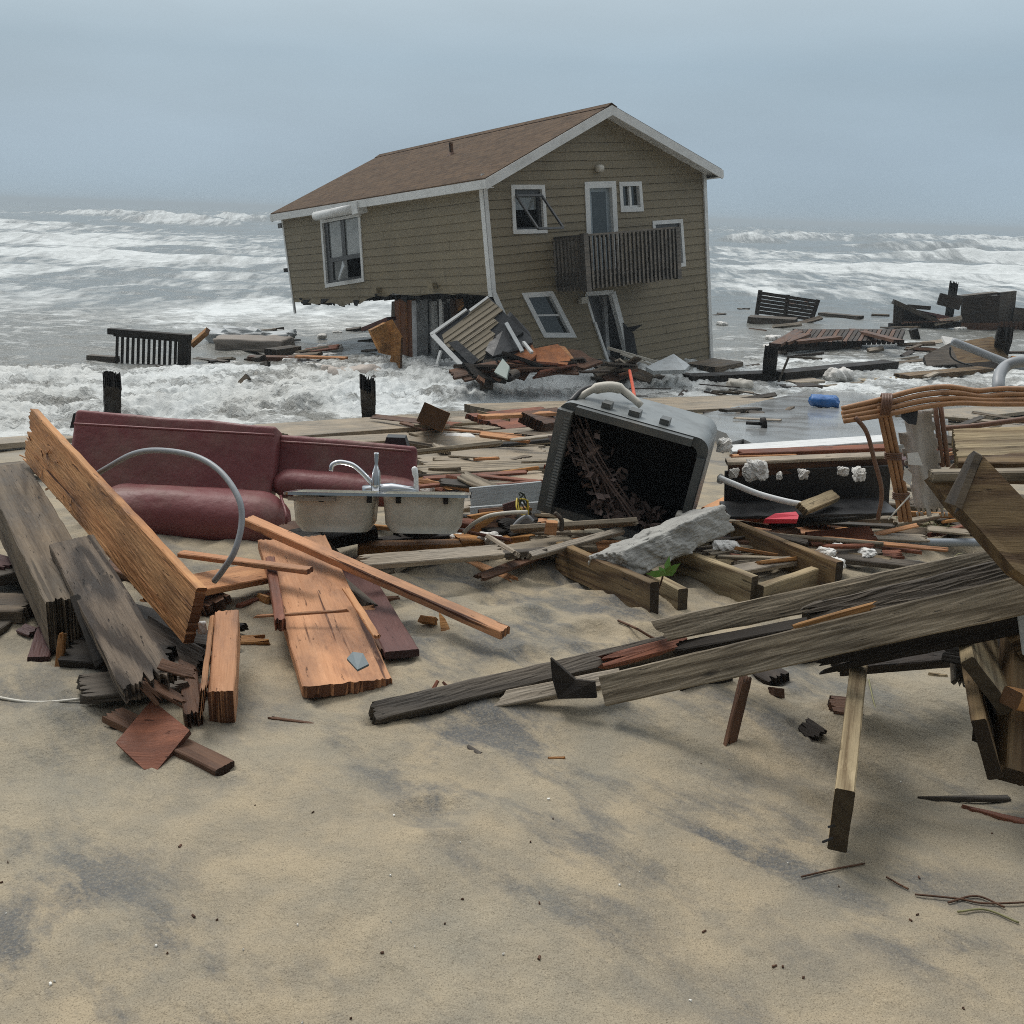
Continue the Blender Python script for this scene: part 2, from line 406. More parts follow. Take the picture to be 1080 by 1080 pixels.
M['tanboard'] = wood('sand_washed_sheet', (.34, .285, .21), (.2, .165, .12), (.10, .085, .065), .4, 3, .4, contrast=.4, cracks=.2)
M['maroon'] = wood('maroon_painted_board', (.125, .062, .055), (.075, .038, .036), (.035, .02, .019), .4, 5, .4, contrast=.4)
M['redbrown'] = wood('red_brown_board', (.27, .105, .06), (.14, .055, .035), (.03, .015, .012), .5, 6, .45)
M['black'] = plain('black_plastic', (.012, .012, .013), .45)
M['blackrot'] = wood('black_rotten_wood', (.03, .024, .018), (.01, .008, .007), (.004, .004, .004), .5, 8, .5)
M['white'] = plain('white_trim_paint', (.66, .67, .66), .45, .06, 5, .08, dirt=(.36, .35, .32), dirt_amt=.35)
M['offwhite'] = plain('off_white_plastic', (.55, .52, .45), .5, .1, 5, .1, dirt=(.3, .26, .2), dirt_amt=.5)
M['cloth_white'] = plain('white_cloth', (.66, .65, .62), .85, .1, 8, .5, bscale=14, bd=.02, dirt=(.42, .37, .3), dirt_amt=.5)
M['sheet_grey'] = plain('pale_grey_sheet', (.42, .45, .46), .5, .12, 5, .2, dirt=(.25, .25, .24))
M['concrete'] = plain('rough_concrete', (.33, .325, .30), .85, .25, 9, .9, bscale=30, bd=.02, dirt=(.16, .155, .145), dirt_amt=.6, dscale=6)
M['concrete_edge'] = plain('broken_concrete_edge', (.40, .40, .39), .85, .3, 14, 1, bscale=25, bd=.03)
M['pvc'] = plain('grey_plastic_pipe', (.27, .30, .33), .38, .08, 5, .05)
M['steelpipe'] = plain('grey_hose', (.25, .265, .28), .45, .15, 12, .2)
M['chrome'] = plain('chrome', (.62, .63, .64), .14, .05, 5, 0, metal=1)
M['enamel'] = plain('dirty_enamel', (.60, .58, .50), .33, .12, 4, .1, dirt=(.33, .30, .23), dirt_amt=.6, dscale=5)
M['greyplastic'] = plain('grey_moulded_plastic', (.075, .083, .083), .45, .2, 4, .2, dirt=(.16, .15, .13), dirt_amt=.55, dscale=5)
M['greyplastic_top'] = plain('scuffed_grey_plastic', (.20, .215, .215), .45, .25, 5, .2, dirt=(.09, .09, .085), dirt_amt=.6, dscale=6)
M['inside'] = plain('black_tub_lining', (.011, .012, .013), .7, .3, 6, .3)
M['leaf'] = plain('drab_dried_leaves', (.15, .105, .09), .7, .5, 20, .2)
M['straw'] = plain('dead_grass', (.20, .19, .085), .7, .4, 30, .1)
M['green'] = plain('green_leaf', (.10, .21, .03), .5, .3, 20, .1)
M['red'] = plain('red_plastic', (.55, .025, .05), .4, .15, 8, .1)
M['blue'] = plain('blue_printed_bag', (.02, .11, .32), .3, .5, 5, .4, bscale=10, bd=.02)
M['orange_cord'] = plain('orange_strap', (.55, .09, .04), .5)
M['shellwhite'] = plain('shell_white', (.72, .7, .64), .5)
M['membrane'] = plain('black_house_wrap', (.018, .02, .023), .5, .3, 5, .5, bscale=6, bd=.03)
M['slate'] = plain('blue_grey_slate', (.10, .13, .14), .5, .2, 20, .3)

# ------------------------------------------------------------------ sand
def grid_obj(name, xs, ys, zf, mat):
    X, Y = np.meshgrid(xs, ys); Z = zf(X, Y)
    return grid_from(name, X, Y, Z, mat)
def grid_from(name, X, Y, Z, mat, attr=None):
    ny, nx = X.shape
    co = np.stack([X, Y, Z], -1).reshape(-1, 3)
    me = bpy.data.meshes.new(name)
    i = (np.arange(ny - 1)[:, None] * nx + np.arange(nx - 1)[None]).reshape(-1)
    q = np.stack([i, i + 1, i + nx + 1, i + nx], -1)
    me.vertices.add(len(co)); me.vertices.foreach_set('co', co.ravel())
    me.loops.add(q.size); me.loops.foreach_set('vertex_index', q.ravel().astype(np.int32))
    me.polygons.add(len(q)); me.polygons.foreach_set('loop_start', np.arange(0, q.size, 4, dtype=np.int32))
    me.polygons.foreach_set('loop_total', np.full(len(q), 4, dtype=np.int32))
    me.polygons.foreach_set('use_smooth', np.ones(len(q), dtype=bool))
    me.update(calc_edges=True); me.validate()
    for k, a in (attr or {}).items():
        at = me.attributes.new(k, 'FLOAT', 'POINT'); at.data.foreach_set('value', a.ravel().astype(np.float32))
    me.materials.append(mat)
    o = bpy.data.objects.new(name, me); COL.objects.link(o); return o
t = NT('storm_sand')
pos = t.node('ShaderNodeTexCoord').outputs['Object']
dm = t.node('ShaderNodeMapping', {0: pos, 'Rotation': (0, 0, math.radians(46))}).outputs[0]
dm = t.node('ShaderNodeMapping', {0: dm, 'Scale': (1.0, 2.1, 1)}).outputs[0]
big = t.noise(dm, 1.9, 8, .68, .15)
big2 = t.noise(dm, .55, 3, .5)
spk = t.noise(pos, 260, 2, .8); spk2 = t.noise(pos, 90, 3, .6); mid = t.noise(pos, 5, 5, .6)
col = t.mix(t.rng(mid, .35, .65), (.25, .218, .163), (.355, .29, .195))
patch = t.math('MULTIPLY', t.rng(big, .475, .60), t.rng(big2, .36, .54))
col = t.mix(t.math('MULTIPLY', patch, t.math('ADD', .68, t.rng(spk2, .35, .65, 0, .4))), col, (.10, .102, .102))
greyer = t.rng(t.noise(pos, .9, 3), .45, .62)
col = t.mix(t.math('MULTIPLY', greyer, .35), col, (.27, .255, .205))
col = t.mix(t.rng(spk, .53, .68, 0, .75), col, (.10, .08, .055))
col = t.mix(t.rng(spk, .42, .28, 0, .35), col, (.56, .49, .36))
py_ = t.node('ShaderNodeSeparateXYZ', {0: pos}).outputs[1]
wetf = t.math('MULTIPLY', t.rng(t.math('ADD', py_, t.rng(mid, 0, 1, -1, 1)), 7.5, 11), 1.0)
col = t.mix(t.math('MULTIPLY', wetf, .55), col, (.15, .125, .092))
t.set(Base_Color=col, Roughness=t.rng(wetf, 0, 1, .88, .28), Specular_IOR_Level=.3)
hb = t.math('ADD', t.math('MULTIPLY', t.noise(pos, 26, 5, .6), t.rng(wetf, 0, 1, 1, .1)), t.math('MULTIPLY', t.math('ADD', spk, spk2), t.rng(wetf, 0, 1, .2, .02)))
nb_ = t.bump(hb, .6, .012)
lb_ = t.node('ShaderNodeBump', {'Height': t.math('ADD', t.noise(dm, 3.2, 6, .6), t.math('MULTIPLY', t.noise(pos, 9, 4, .6), .35)), 'Strength': .5, 'Distance': .05})
t.l.new(lb_.outputs[0], nb_.node.inputs['Normal'])
M['sand'] = t.m
xs = np.concatenate([[-900, -250, -90, -45, -28], np.arange(-20, -4, .5), np.arange(-4, -3.2, .1), np.arange(-3.2, 3.4, .02), np.arange(3.4, 4.2, .1), np.arange(4.2, 20, .5), [22, 30, 48, 95, 250, 900]])
ys = np.concatenate([[-400, -80, -25, -10, -5, -3, -1.5, -.5], np.arange(0, 1.3, .15), np.arange(1.3, 6.2, .02), np.arange(6.2, 9, .08), np.arange(9, 30, .35), [32, 36, 45, 70, 150, 400, 1500, 6000]])
beach = grid_obj('sand_beach', xs, ys, sand_z, M['sand']); tag(beach, 'pale tan storm beach with dark mineral streaks', 'beach', kind='structure')

# ------------------------------------------------------------------ sea
t = NT('stormy_sea')
pos = t.node('ShaderNodeTexCoord').outputs['Object']
at = t.node('ShaderNodeAttribute', attribute_name='foam').outputs['Fac']
av = t.node('ShaderNodeAttribute', attribute_name='near').outputs['Fac']
def sn(sx, sy, det, rough, dist=.5): return t.noise(t.node('ShaderNodeMapping', {0: pos, 'Scale': (sx, sy, .3)}).outputs[0], 1.0, det, rough, dist)
n1 = sn(.20, .10, 9, .62); n3 = sn(.85, .17, 7, .66, .3); n2 = sn(1.5, 2.0, 7, .65, .6); n5 = sn(5.5, 6.5, 6, .65, 1.2)
far = t.math('ADD', t.math('MULTIPLY', n1, .42), t.math('MULTIPLY', n3, .58))
clo = t.math('ADD', t.math('ADD', t.math('MULTIPLY', n1, .18), t.math('MULTIPLY', n2, .60)), t.math('MULTIPLY', n5, .22))
nn = t.math('ADD', t.math('MULTIPLY', far, t.rng(av, 0, 1, 1, 0)), t.math('MULTIPLY', clo, av))
msk = t.rng(t.math('ADD', at, t.math('MULTIPLY', t.math('SUBTRACT', nn, .5), 3.4)), .30, .78)
murk = t.mix(av, (.125, .145, .148), (.17, .168, .148))
foamc = t.mix(t.rng(n2, .3, .7), (.46, .49, .49), (.70, .73, .73))
foamc = t.mix(t.math('MULTIPLY', av, t.rng(n1, .35, .6, .5, .0)), foamc, (.42, .40, .35))
col = t.mix(msk, murk, foamc)
t.set(Base_Color=col, Roughness=t.rng(msk, 0, 1, .22, .8), IOR=1.33, Specular_IOR_Level=.5)
hb = t.math('ADD', t.math('ADD', t.math('MULTIPLY', n2, .6), t.math('MULTIPLY', n5, .2)), t.math('MULTIPLY', msk, .3))
t.bump(hb, .85, .16)
M['sea'] = t.m
def build_sea():
    ang = np.concatenate([np.linspace(.36, .09, 270), np.linspace(.09, .03, 260)[1:], np.linspace(.03, .0035, 210)[1:], [.0028, .002, .0012, .0006]])
    d = 3.3 / ang
    a = np.concatenate([np.tan(np.radians(np.linspace(-80, -34, 30)))[:-1], np.linspace(-.66, .66, 780), np.tan(np.radians(np.linspace(34, 80, 30)))[1:]])
    A, Yd = np.meshgrid(a, d); X = np.clip(A * Yd, -6800 * np.sign(np.abs(A)), 6800); X = X + 1e-3 * A; Y = Yd
    z = np.zeros_like(X); foam = np.zeros_like(X); sh = shore(X)
    s = Y - sh
    # rolling open water
    z += sstep(28, 60, Y) * (.22 * fbm(X / 14, Y / 9, 3, 2) + .20 * fbm(X / 3.4, Y / 3.0, 3, 4))
    z += (1 - sstep(40, 90, Y)) * .09 * fbm(X / 1.6, Y / 1.1, 3, 6)
    # the lines of breakers far out: (distance, x from, x to, height, depth)
    for yc, x0, x1, h, w, fm, bend in ((150, -170, -52, 3.1, 6, 1.2, 3), (185, -78, -40, 2.7, 7, 1.1, -4), (240, -75, -48, 3.0, 8, 1.1, 3), (205, -52, -30, 2.3, 7, .55, 0),
                                 (175, 30, 47, 2.4, 5, 1.1, 2), (150, 40, 80, 2.2, 6, .75, 5), (190, 72, 105, 2.9, 7, 1.25, -3), (240, 90, 160, 2.5, 8, .8, 6),
                                 (118, -120, -30, 1.35, 5, .55, 4), (132, -110, -34, 1.3, 5, .9, -5), (262, -130, -60, 2.6, 9, 1.0, 5), (285, 60, 190, 2.6, 9, 1.0, -5), (220, 34, 90, 2.2, 8, .9, 4), (97, -90, -20, 1.0, 4, .9, 5), (80, 14, 60, .9, 4, .9, -3), (110, 22, 80, 1.1, 4, .95, 4), (104, 25, 90, 1.2, 5, .5, -3), (88, -70, -12, .9, 4, .8, 3), (300, -200, 240, 2.0, 14, .35, 0), (420, -300, 300, 2.4, 20, .25, 0),
                                 (128, -20, 36, 1.2, 6, .3, 3), (66, -50, -8, .65, 3, .8, -2), (74, 16, 66, .7, 3, .75, 2), (56, 14, 50, .55, 4, .0, 2)):
        m = sstep(x0, x0 + (x1 - x0) * .45, X) * (1 - sstep(x1 - (x1 - x0) * .5, x1, X))
        line = yc + bend * np.sin(X / 23 + yc) + 4 * perlin(X / 17, X * 0 + yc, 8)
        dd = (Y - line) / w
        prof = np.where(dd < 0, np.exp(-(dd / .55) ** 2), np.exp(-(dd / 1.4) ** 2))
        z += m * h * .72 * prof * (.85 + .35 * perlin(X / 6, Y / 9, 9) + .22 * perlin(X / 2, Y / 3, 10))
        foam += m * fm * .72 * np.exp(-((dd + .25) / .75) ** 2) * (.8 + .5 * perlin(X / 8, Y / 8, 12))
    # broad field of white water
    left = 1 - sstep(-.05, .2, A)
    lo = 25 + 17 * (1 - left)
    field = sstep(lo, lo + 10, Y) * (1 - sstep(105, 150, Y))
    foam += sstep(24, 34, Y) * (1 - sstep(40, 60, Y)) * left * (.16 + .22 * fbm(X / 5, Y / 4, 3, 44))
    foam += field * (.45 + .34 * fbm(X / 22, Y / 26, 3, 14) + .10 * np.sin(Y / 9 + 2 * perlin(X / 20, Y / 20, 15)))
    foam += sstep(140, 200, Y) * (.06 + .12 * perlin(X / 40, Y / 40, 16))
    # broken water rushing up the beach
    surge = sstep(-1.6, .3, s) * (1 - sstep(4.5, 8.5, s + 1.2 * perlin(X / 2, Y / 2, 17)))
    right = sstep(2.2, 5.5, X)
    surge = surge * (1 - .5 * right)
    foam += surge * (.92 + .55 * fbm(X / 1.6, Y / 1.4, 3, 18))
    foam += sstep(6, 9, s) * (1 - sstep(14, 22, s)) * (.22 + .24 * fbm(X / 4, Y / 3, 3, 19))
    foam += right * sstep(0, 2, s) * (1 - sstep(9, 14, s)) * (.18 + .2 * fbm(X / 1.5, Y / 1.5, 3, 29))
    bil = np.abs(fbm(X / .9, Y / .7, 5, 20, .62)); fine = np.abs(fbm(X / .28, Y / .22, 3, 23, .6))
    z += surge * (.26 * (.42 - bil) + .10 * (.4 - fine) + .12 * sstep(.5, 3, s)) * sstep(-.6, 1.2, s)
    z += .16 * np.exp(-((s - 1.4 - .5 * np.sin(X * .9)) / .5) ** 2) * (1 - right) * (.7 + perlin(X / 1.3, Y, 25))
    z += .012 * sstep(-2, 3, s)
    near = 1 - sstep(10, 26, s)
    return grid_from('sea_water', X, Y, WATER + z, M['sea'], {'foam': foam, 'near': near})
sea = build_sea(); tag(sea, 'grey storm sea with rows of breaking white water', 'sea', kind='structure')

# ------------------------------------------------------------------ the house
def wallmat(name, c):
    t = NT(name)
    v = t.coord(rand=False)
    n = t.noise(v, 1.1, 5, .6); f = t.noise(t.coord(scale=(6, 6, 60), rand=False), 3, 3)
    brd = t.noise(t.node('ShaderNodeMapping', {0: v, 'Scale': (.25, .25, 5.6)}).outputs[0], 1, 0)
    col = t.mix(t.rng(n, .3, .7), tuple(x * .86 for x in c), tuple(x * 1.1 for x in c))
    col = t.mix(t.math('MULTIPLY', t.rng(brd, .35, .65), .25), col, tuple(x * 1.25 for x in c))
    col = t.mix(t.rng(t.noise(t.coord(scale=(1, 1, .25), rand=False), 2.2, 6, .7), .58, .75, 0, .35), col, (.055, .05, .042))
    t.set(Base_Color=col, Roughness=.62); t.bump(f, .15, .004); return t.m
M['siding'] = wallmat('olive_lap_siding', (.20, .163, .10))
M['siding2'] = wallmat('tan_lap_siding', (.225, .185, .125))
t = NT('brown_shingles')
v = t.coord(rand=False)
br = t.node('ShaderNodeTexBrick', {'Vector': t.node('ShaderNodeMapping', {0: v, 'Rotation': (0, 0, math.radians(90))}).outputs[0], 'Color1': (.118, .076, .047, 1), 'Color2': (.054, .037, .025, 1), 'Mortar': (.045, .03, .025, 1), 'Scale': 1.0, 'Mortar Size': .012, 'Bias': 0.0, 'Brick Width': .3, 'Row Height': .14})
cc = t.mix(t.rng(t.noise(v, 5.5, 7, .75), .38, .62, 0, .75), br.outputs[0], (.135, .092, .058))
cc = t.mix(t.rng(t.noise(v, 60, 2), .5, .75, 0, .5), cc, (.05, .035, .03))
t.set(Base_Color=cc, Roughness=.9, Specular_IOR_Level=.12); t.bump(t.math('ADD', br.outputs[1], t.noise(v, 40, 3)), .6, .01); M['shingle'] = t.m
t = NT('window_glass')
n = t.noise(t.coord(), 1.5, 3)
t.set(Base_Color=t.mix(n, (.012, .016, .016), (.05, .06, .06)), Roughness=.06, Specular_IOR_Level=.8); M['glass'] = t.m
t = NT('blind_and_reflection_glass')
t.set(Base_Color=t.mix(t.noise(t.coord(scale=(1, 1, 3)), 2.5, 4), (.13, .145, .15), (.33, .36, .365)), Roughness=.1, Specular_IOR_Level=.8); M['glass_pale'] = t.m  # pale colour: blinds, and a reflection painted into the big window's panes
M['doorpanel'] = plain('pale_blue_door', (.27, .32, .35), .35, .1)
M['darkframe'] = plain('dark_metal_frame', (.05, .053, .055), .4)
M['interior'] = plain('dim_interior_plaster', (.34, .35, .355), .8, .3, 3, .3, dirt=(.09, .09, .09), dirt_amt=.6, dscale=3)
M['railing'] = wood('silvered_railing_wood', (.25, .225, .195), (.125, .115, .10), (.05, .046, .04), .4, 10, .7)

YAW, TX, TY = .6981, -.0914, -.0707
HW, HL, HE, HR, HO, ZB = 6.466, 8.22, 4.332, 5.67, .233, 2.16
def _rot():
    return (Matrix.Rotation(YAW, 4, 'Z') @ Matrix.Rotation(TX, 4, 'X') @ Matrix.Rotation(TY, 4, 'Y'))
HM = Matrix.Translation((-.2748, 20.4613, -2.1006)) @ _rot()
HI = HM.inverted()
def hit(px, py, axis, val):       # where a line of sight meets a plane of the house, in house coordinates
    o = HI @ Vector(CAM); d = HI.to_3x3() @ Vector(ray(px, py))
    k = (val - o[axis]) / d[axis]; return o + d * k
def hg(px, py, y=0): q = hit(px, py, 1, y); return (q.x, q.z)
def hs(px, py, x=0): q = hit(px, py, 0, x); return (q.y, q.z)
house = tag(empty('beach_house', HM), 'olive brown two storey beach house leaning and broken open in the surf', 'house')
def hobj(mb, name, mat, parent=None, **k):
    o = mobj(name, mb.v, mb.f, mat, None, **k); o.parent = parent or house; return o

def siding(polys, z0, z1, course, place, lip=.02, back=.1, phase=0):
    """lapped boards filling the polygons (even-odd), place(u, z, proud) -> point"""
    mb = MB(); edges = []
    for P in polys:
        for i in range(len(P)): edges.append((P[i], P[(i + 1) % len(P)]))
    crit = sorted({round(p[1], 4) for P in polys for p in P})
    k0 = math.floor((z0 - phase) / course); zl = phase + k0 * course
    rj = random.Random(int(z0 * 100) + 5)
    while zl < z1:
        zh = zl + course; cuts = []; uu = -9 + rj.uniform(0, 3)
        while uu < 12: cuts.append(uu); uu += rj.uniform(2.4, 4.2)
        jit = [(rj.uniform(-.003, .005), rj.uniform(-.006, .006)) for _ in range(len(cuts) + 1)]
        lv = [zl] + [c for c in crit if zl + 1e-4 < c < zh - 1e-4] + [zh]
        for a, b in zip(lv[:-1], lv[1:]):
            mid = (a + b) / 2; cr = []
            for (u0, w0), (u1, w1) in edges:
                if (w0 - mid) * (w1 - mid) < 0:
                    f = lambda z: u0 + (u1 - u0) * (z - w0) / (w1 - w0)
                    cr.append((f(mid), f(a), f(b)))
            cr.sort()
            pa = lip * (1 - (a - zl) / course) + .004; pb = lip * (1 - (b - zl) / course) + .004
            for i in range(0, len(cr) - 1, 2):
                L0, R0 = cr[i], cr[i + 1]; lo_ = max(L0[1], L0[2]) + .03; hi_ = min(R0[1], R0[2]) - .03
                ed = [L0] + [(c, c, c) for c in cuts if lo_ < c < hi_] + [R0]
                for L, R_ in zip(ed[:-1], ed[1:]):
                    dp, dz = jit[sum(c < (L[0] + R_[0]) / 2 for c in cuts)]; qa = pa + max(-.003, dp)
                    za, zb_ = (a + dz if a == zl else a), b
                    mb.add([place(L[1], za, qa), place(R_[1] - (.004 if R_ is not R0 else 0), za, qa), place(R_[2] - (.004 if R_ is not R0 else 0), zb_, pb), place(L[2], zb_, pb)], [(0, 1, 2, 3)])
                    if a == zl:
                        mb.add([place(L[1], za, qa), place(R_[1], za, qa), place(R_[1], za, 0.0), place(L[1], za, 0.0)], [(0, 3, 2, 1)])
        zl = zh
    return mb
def pg(u, z, p): return (u, -p, z)
def ps(u, z, p): return (-p, u, z)
def ring(quad, w, place, proud=.035, inner=.1):           # a frame round an opening, quad in wall coordinates
    q = [Vector((a, b, 0)) for a, b in quad]; n = len(q); c = sum(q, Vector()) / n
    inn = []
    for i in range(n):
        e1 = (q[i] - q[i - 1]).normalized(); e2 = (q[(i + 1) % n] - q[i]).normalized()
        s = abs(e1.cross(e2).z) or 1
        d = (e2 - e1) / s * w
        if (q[i] + d - c).length > (q[i] - c).length: d = -d
        inn.append(q[i] + d)
    mb = MB()
    vs = [place(p.x, p.y, proud) for p in q] + [place(p.x, p.y, proud) for p in inn] + [place(p.x, p.y, -.02) for p in q] + [place(p.x, p.y, -inner) for p in inn]
    fs = []
    for i in range(n):
        j = (i + 1) % n
        fs += [(i, j, n + j, n + i), (i, 2 * n + i, 2 * n + j, j), (n + i, n + j, 3 * n + j, 3 * n + i), (2 * n + i, 3 * n + i, 3 * n + j, 2 * n + j)]
    mb.add(vs, fs); return mb, [(p.x, p.y) for p in inn]
def lerp2(a, b, t): return (a[0] + (b[0] - a[0]) * t, a[1] + (b[1] - a[1]) * t)
def quadat(q, u, v):   # q = tl, tr, br, bl
    return lerp2(lerp2(q[0], q[1], u), lerp2(q[3], q[2], u), v)
def slab2(mb, q, place, p0, p1):
    vs = [place(*a, p0) for a in q] + [place(*a, p1) for a in q]
    n = len(q); mb.add(vs, [tuple(range(n)), tuple(range(2 * n - 1, n - 1, -1))] + [(i, n + i, n + (i + 1) % n, (i + 1) % n) for i in range(n)])
    return mb
def subquad(q, u0, u1, v0, v1): return [quadat(q, u0, v0), quadat(q, u1, v0), quadat(q, u1, v1), quadat(q, u0, v1)]

# openings (tl, tr, br, bl) on the gable wall and the side wall
W_AWN = [hg(538, 195), hg(573.5, 195), hg(576.5, 246), hg(540.5, 247)]
W_DOOR = [hg(615.5, 192), hg(648.5, 191), hg(653, 296), hg(620, 297)]
W_SMALL = [hg(652, 192), hg(675.5, 191.5), hg(678, 223), hg(654, 224)]
W_RIGHT = [hg(687, 233), hg(719, 231), hg(722.5, 281), hg(691, 284)]
W_LOW = [hg(549, 309), hg(582, 307), hg(607.5, 356), hg(573, 356)]
W_LDOOR = [hg(617, 310), hg(646, 308), hg(656, 345), hg(664, 380), hg(640, 381), hg(626, 340)]
W_BIG = [hs(338.5, 229.5), hs(380.5, 221), hs(385, 297), hs(344, 303.5)]
zt = HE + .02
def rz(x): return zt + (HR - HE) * (x + HO) / (HW / 2 + HO) - .09 if x <= HW / 2 else rz(HW - x)
gpoly = [(0, rz(0)), (0, hg(515, 311)[1]), hg(533, 335), hg(552, 366), hg(575, 377), hg(600, 376), hg(648, 380), hg(665, 384), (HW - .05, hg(754, 383)[1]), (HW + .05, hg(754, 382)[1] + .1), (HW - .02, rz(HW)), (HW / 2, rz(HW / 2))]
zs = [p[1] for p in gpoly]
def inset(q, d=.05):
    cx = sum(p[0] for p in q) / len(q); cz = sum(p[1] for p in q) / len(q)
    return [(p[0] + (d if p[0] < cx else -d), p[1] + (d if p[1] < cz else -d)) for p in q]
g_holes = [inset(W_AWN), inset(W_DOOR), inset(W_SMALL), inset(W_RIGHT), inset(W_LOW, .04), inset(W_LDOOR, .02)]
wall = hobj(siding([gpoly] + g_holes, min(zs), max(zs), .172, pg), 'gable_wall', M['siding'])
s_b = [hs(509, 312), hs(500, 311), hs(486, 309.5), hs(478, 311), hs(462, 309), hs(440, 312), hs(425, 311), hs(415, 309), hs(408, 313), hs(398, 312), hs(388, 315), hs(380, 321), hs(372, 319), hs(362, 323), hs(350, 319), hs(335, 321), hs(318, 318), hs(308, 319)]
spoly = [(0, zt + .03)] + [(max(0, min(HL, a)), b) for a, b in s_b] + [(HL, zt + .03)]
spoly[1] = (0, spoly[1][1]); spoly[-2] = (HL, spoly[-2][1])
hobj(siding([spoly, inset(W_BIG)], min(p[1] for p in spoly), zt + .05, .172, ps, lip=.017), 'side_wall', M['siding'])
# shell behind the cladding: floor, ceiling, the two hidden walls, backing boards
zf = spoly[1][1] + .12
mb = MB()
slab2(mb, [(HW, -.3), (HW, zt), (0.02, zt), (.02, zf), (HW * .62, zf - .02), (HW * .64, -.3)], lambda u, z, p: (u, HL - p, z), 0, .12)
vs = [(HW - .13, .02, -.2), (HW - .13, HL - .13, -.3), (HW - .13, HL - .13, zt), (HW - .13, .02, zt)]
mb.add(vs + [(x + .12, y, z) for x, y, z in vs], [(3, 2, 1, 0), (4, 5, 6, 7), (0, 1, 5, 4), (1, 2, 6, 5), (2, 3, 7, 6), (3, 0, 4, 7)])
hobj(mb, 'far_wall', M['interior'])
mb = MB(); mb.box(.03, HW - .14, .06, HL - .14, zf - .06, zf + .04); mb.box(.03, HW - .14, .05, HL - .14, zt - .02, zt + .05)
hobj(mb, 'floor', M['interior'])
# torn floor joists and membrane hanging below the side wall
mb = MB(); rr = random.Random(3)
for k in range(17):
    y = .3 + k * .46; z = zf - .03
    mb.box(.06, .9 + rr.random() * 1.2, y, y + .045, z - .15, z - .06)
hobj(mb, 'floor_joist', M['blackrot'])
mb = MB()
for k in range(34):
    y0 = .5 + k * .225 + rr.uniform(-.05, .05); wd = rr.uniform(.1, .3); i = min(len(spoly) - 3, 1 + int(y0 / HL * (len(spoly) - 3)))
    zb = float(np.interp(y0, [p[0] for p in spoly[1:-1]], [p[1] for p in spoly[1:-1]]))
    dz = rr.uniform(.01, .07) + (rr.random() < .2) * rr.uniform(.05, .16); wd *= rr.uniform(.6, 2); off = rr.uniform(-.02, .06)
    mb.prism([(off, y0, zb + .1), (off, y0 + wd, zb + .1), (off + rr.uniform(-.05, .1), y0 + wd * rr.uniform(.6, 1), zb - dz * rr.uniform(.3, 1)), (off + rr.uniform(-.05, .1), y0 + wd * .2, zb - dz)], .012)
hobj(mb, 'torn_edge', M['blackrot'])
# trim
mb = MB()
mb.box(-.04, .075, -.045, -.02, spoly[1][1], zt + .1); mb.box(-.045, -.02, -.045, .07, spoly[1][1] - .02, zt + .02)
hobj(mb, 'corner_trim', M['white'])
mb = MB(); a = gpoly[1]; b = gpoly[2]; c = lerp2(gpoly[2], gpoly[3], .1)
mb.prism([(a[0] - .06, -.05, a[1] + .1), (b[0] - .08, -.05, b[1]), (b[0] + .04, -.05, b[1] - .05), (a[0] + .08, -.05, a[1] + .02)], .04, Vector((0, -1, 0)))
hobj(mb, 'corner_trim', M['white'])
mb = MB(); mb.beam((HW + .0, -.02, gpoly[9][1] + .0), (HW - .03, -.02, rz(HW) + .02), .1, .07, up=(0, 1, 0)); hobj(mb, 'corner_trim', M['white'])
mb = MB(); mb.box(-.03, .015, HL - .045, HL + .02, spoly[-2][1] - .28, zt); hobj(mb, 'corner_trim', M['white'])
# roof
OF, OS = .36, .2                 # overhang beyond the gables, beyond the side walls
sl = (HR - HE) / (HW / 2 + OS)
mb = MB(); mf = MB()
y0, y1 = -OF, HL + OS
ex0, ex1, ez = -OS, HW + OS, HE
th = .09
for sx in (0, 1):
    e = ex0 if sx == 0 else ex1
    P = [(e, y0, ez), (e, y1, ez), (HW / 2, y1, HR), (HW / 2, y0, HR)]
    if sx: P = P[::-1]
    mb.add([(x, y, z + .02) for x, y, z in P] + [(x, y, z - .03) for x, y, z in P], [(3, 2, 1, 0), (4, 5, 6, 7), (0, 1, 5, 4), (1, 2, 6, 5), (2, 3, 7, 6), (3, 0, 4, 7)])
roof = hobj(mb, 'roof', M['shingle'])
mb = MB(); mb.prism([(HW / 2 - .16, y0 - .01, HR - .03), (HW / 2, y0 - .01, HR + .05), (HW / 2, y1 + .01, HR + .05), (HW / 2 - .16, y1 + .01, HR - .03)], .01)
mb.prism([(HW / 2, y0 - .01, HR + .05), (HW / 2 + .16, y0 - .01, HR - .03), (HW / 2 + .16, y1 + .01, HR - .03), (HW / 2, y1 + .01, HR + .05)], .01)
hobj(mb, 'ridge_cap', M['shingle'], roof)
mb = MB(); fh = .19
for yy in (y0 - .02, y1 - .02):      # rake boards
    for e, s in ((ex0, 1), (ex1, -1)):
        mb = MB(); vs = [(e, yy, ez - fh + .0), (HW / 2, yy, HR - fh), (HW / 2, yy, HR - .0), (e, yy, ez - .0)]
        mb.add(vs + [(x, y + .04, z) for x, y, z in vs], [(0, 1, 2, 3), (7, 6, 5, 4), (0, 4, 5, 1), (1, 5, 6, 2), (2, 6, 7, 3), (3, 7, 4, 0)])
        hobj(mb, 'rake_board', M['white'], roof)
mb = MB()
for e, s in ((ex0, -1), (ex1, 1)):
    mb.box(min(e, e + s * .03), max(e, e + s * .03), y0 - .02, y1 + .02, ez - .17, ez - .01)
hobj(mb, 'fascia', M['white'], roof)
mb = MB()                              # soffits
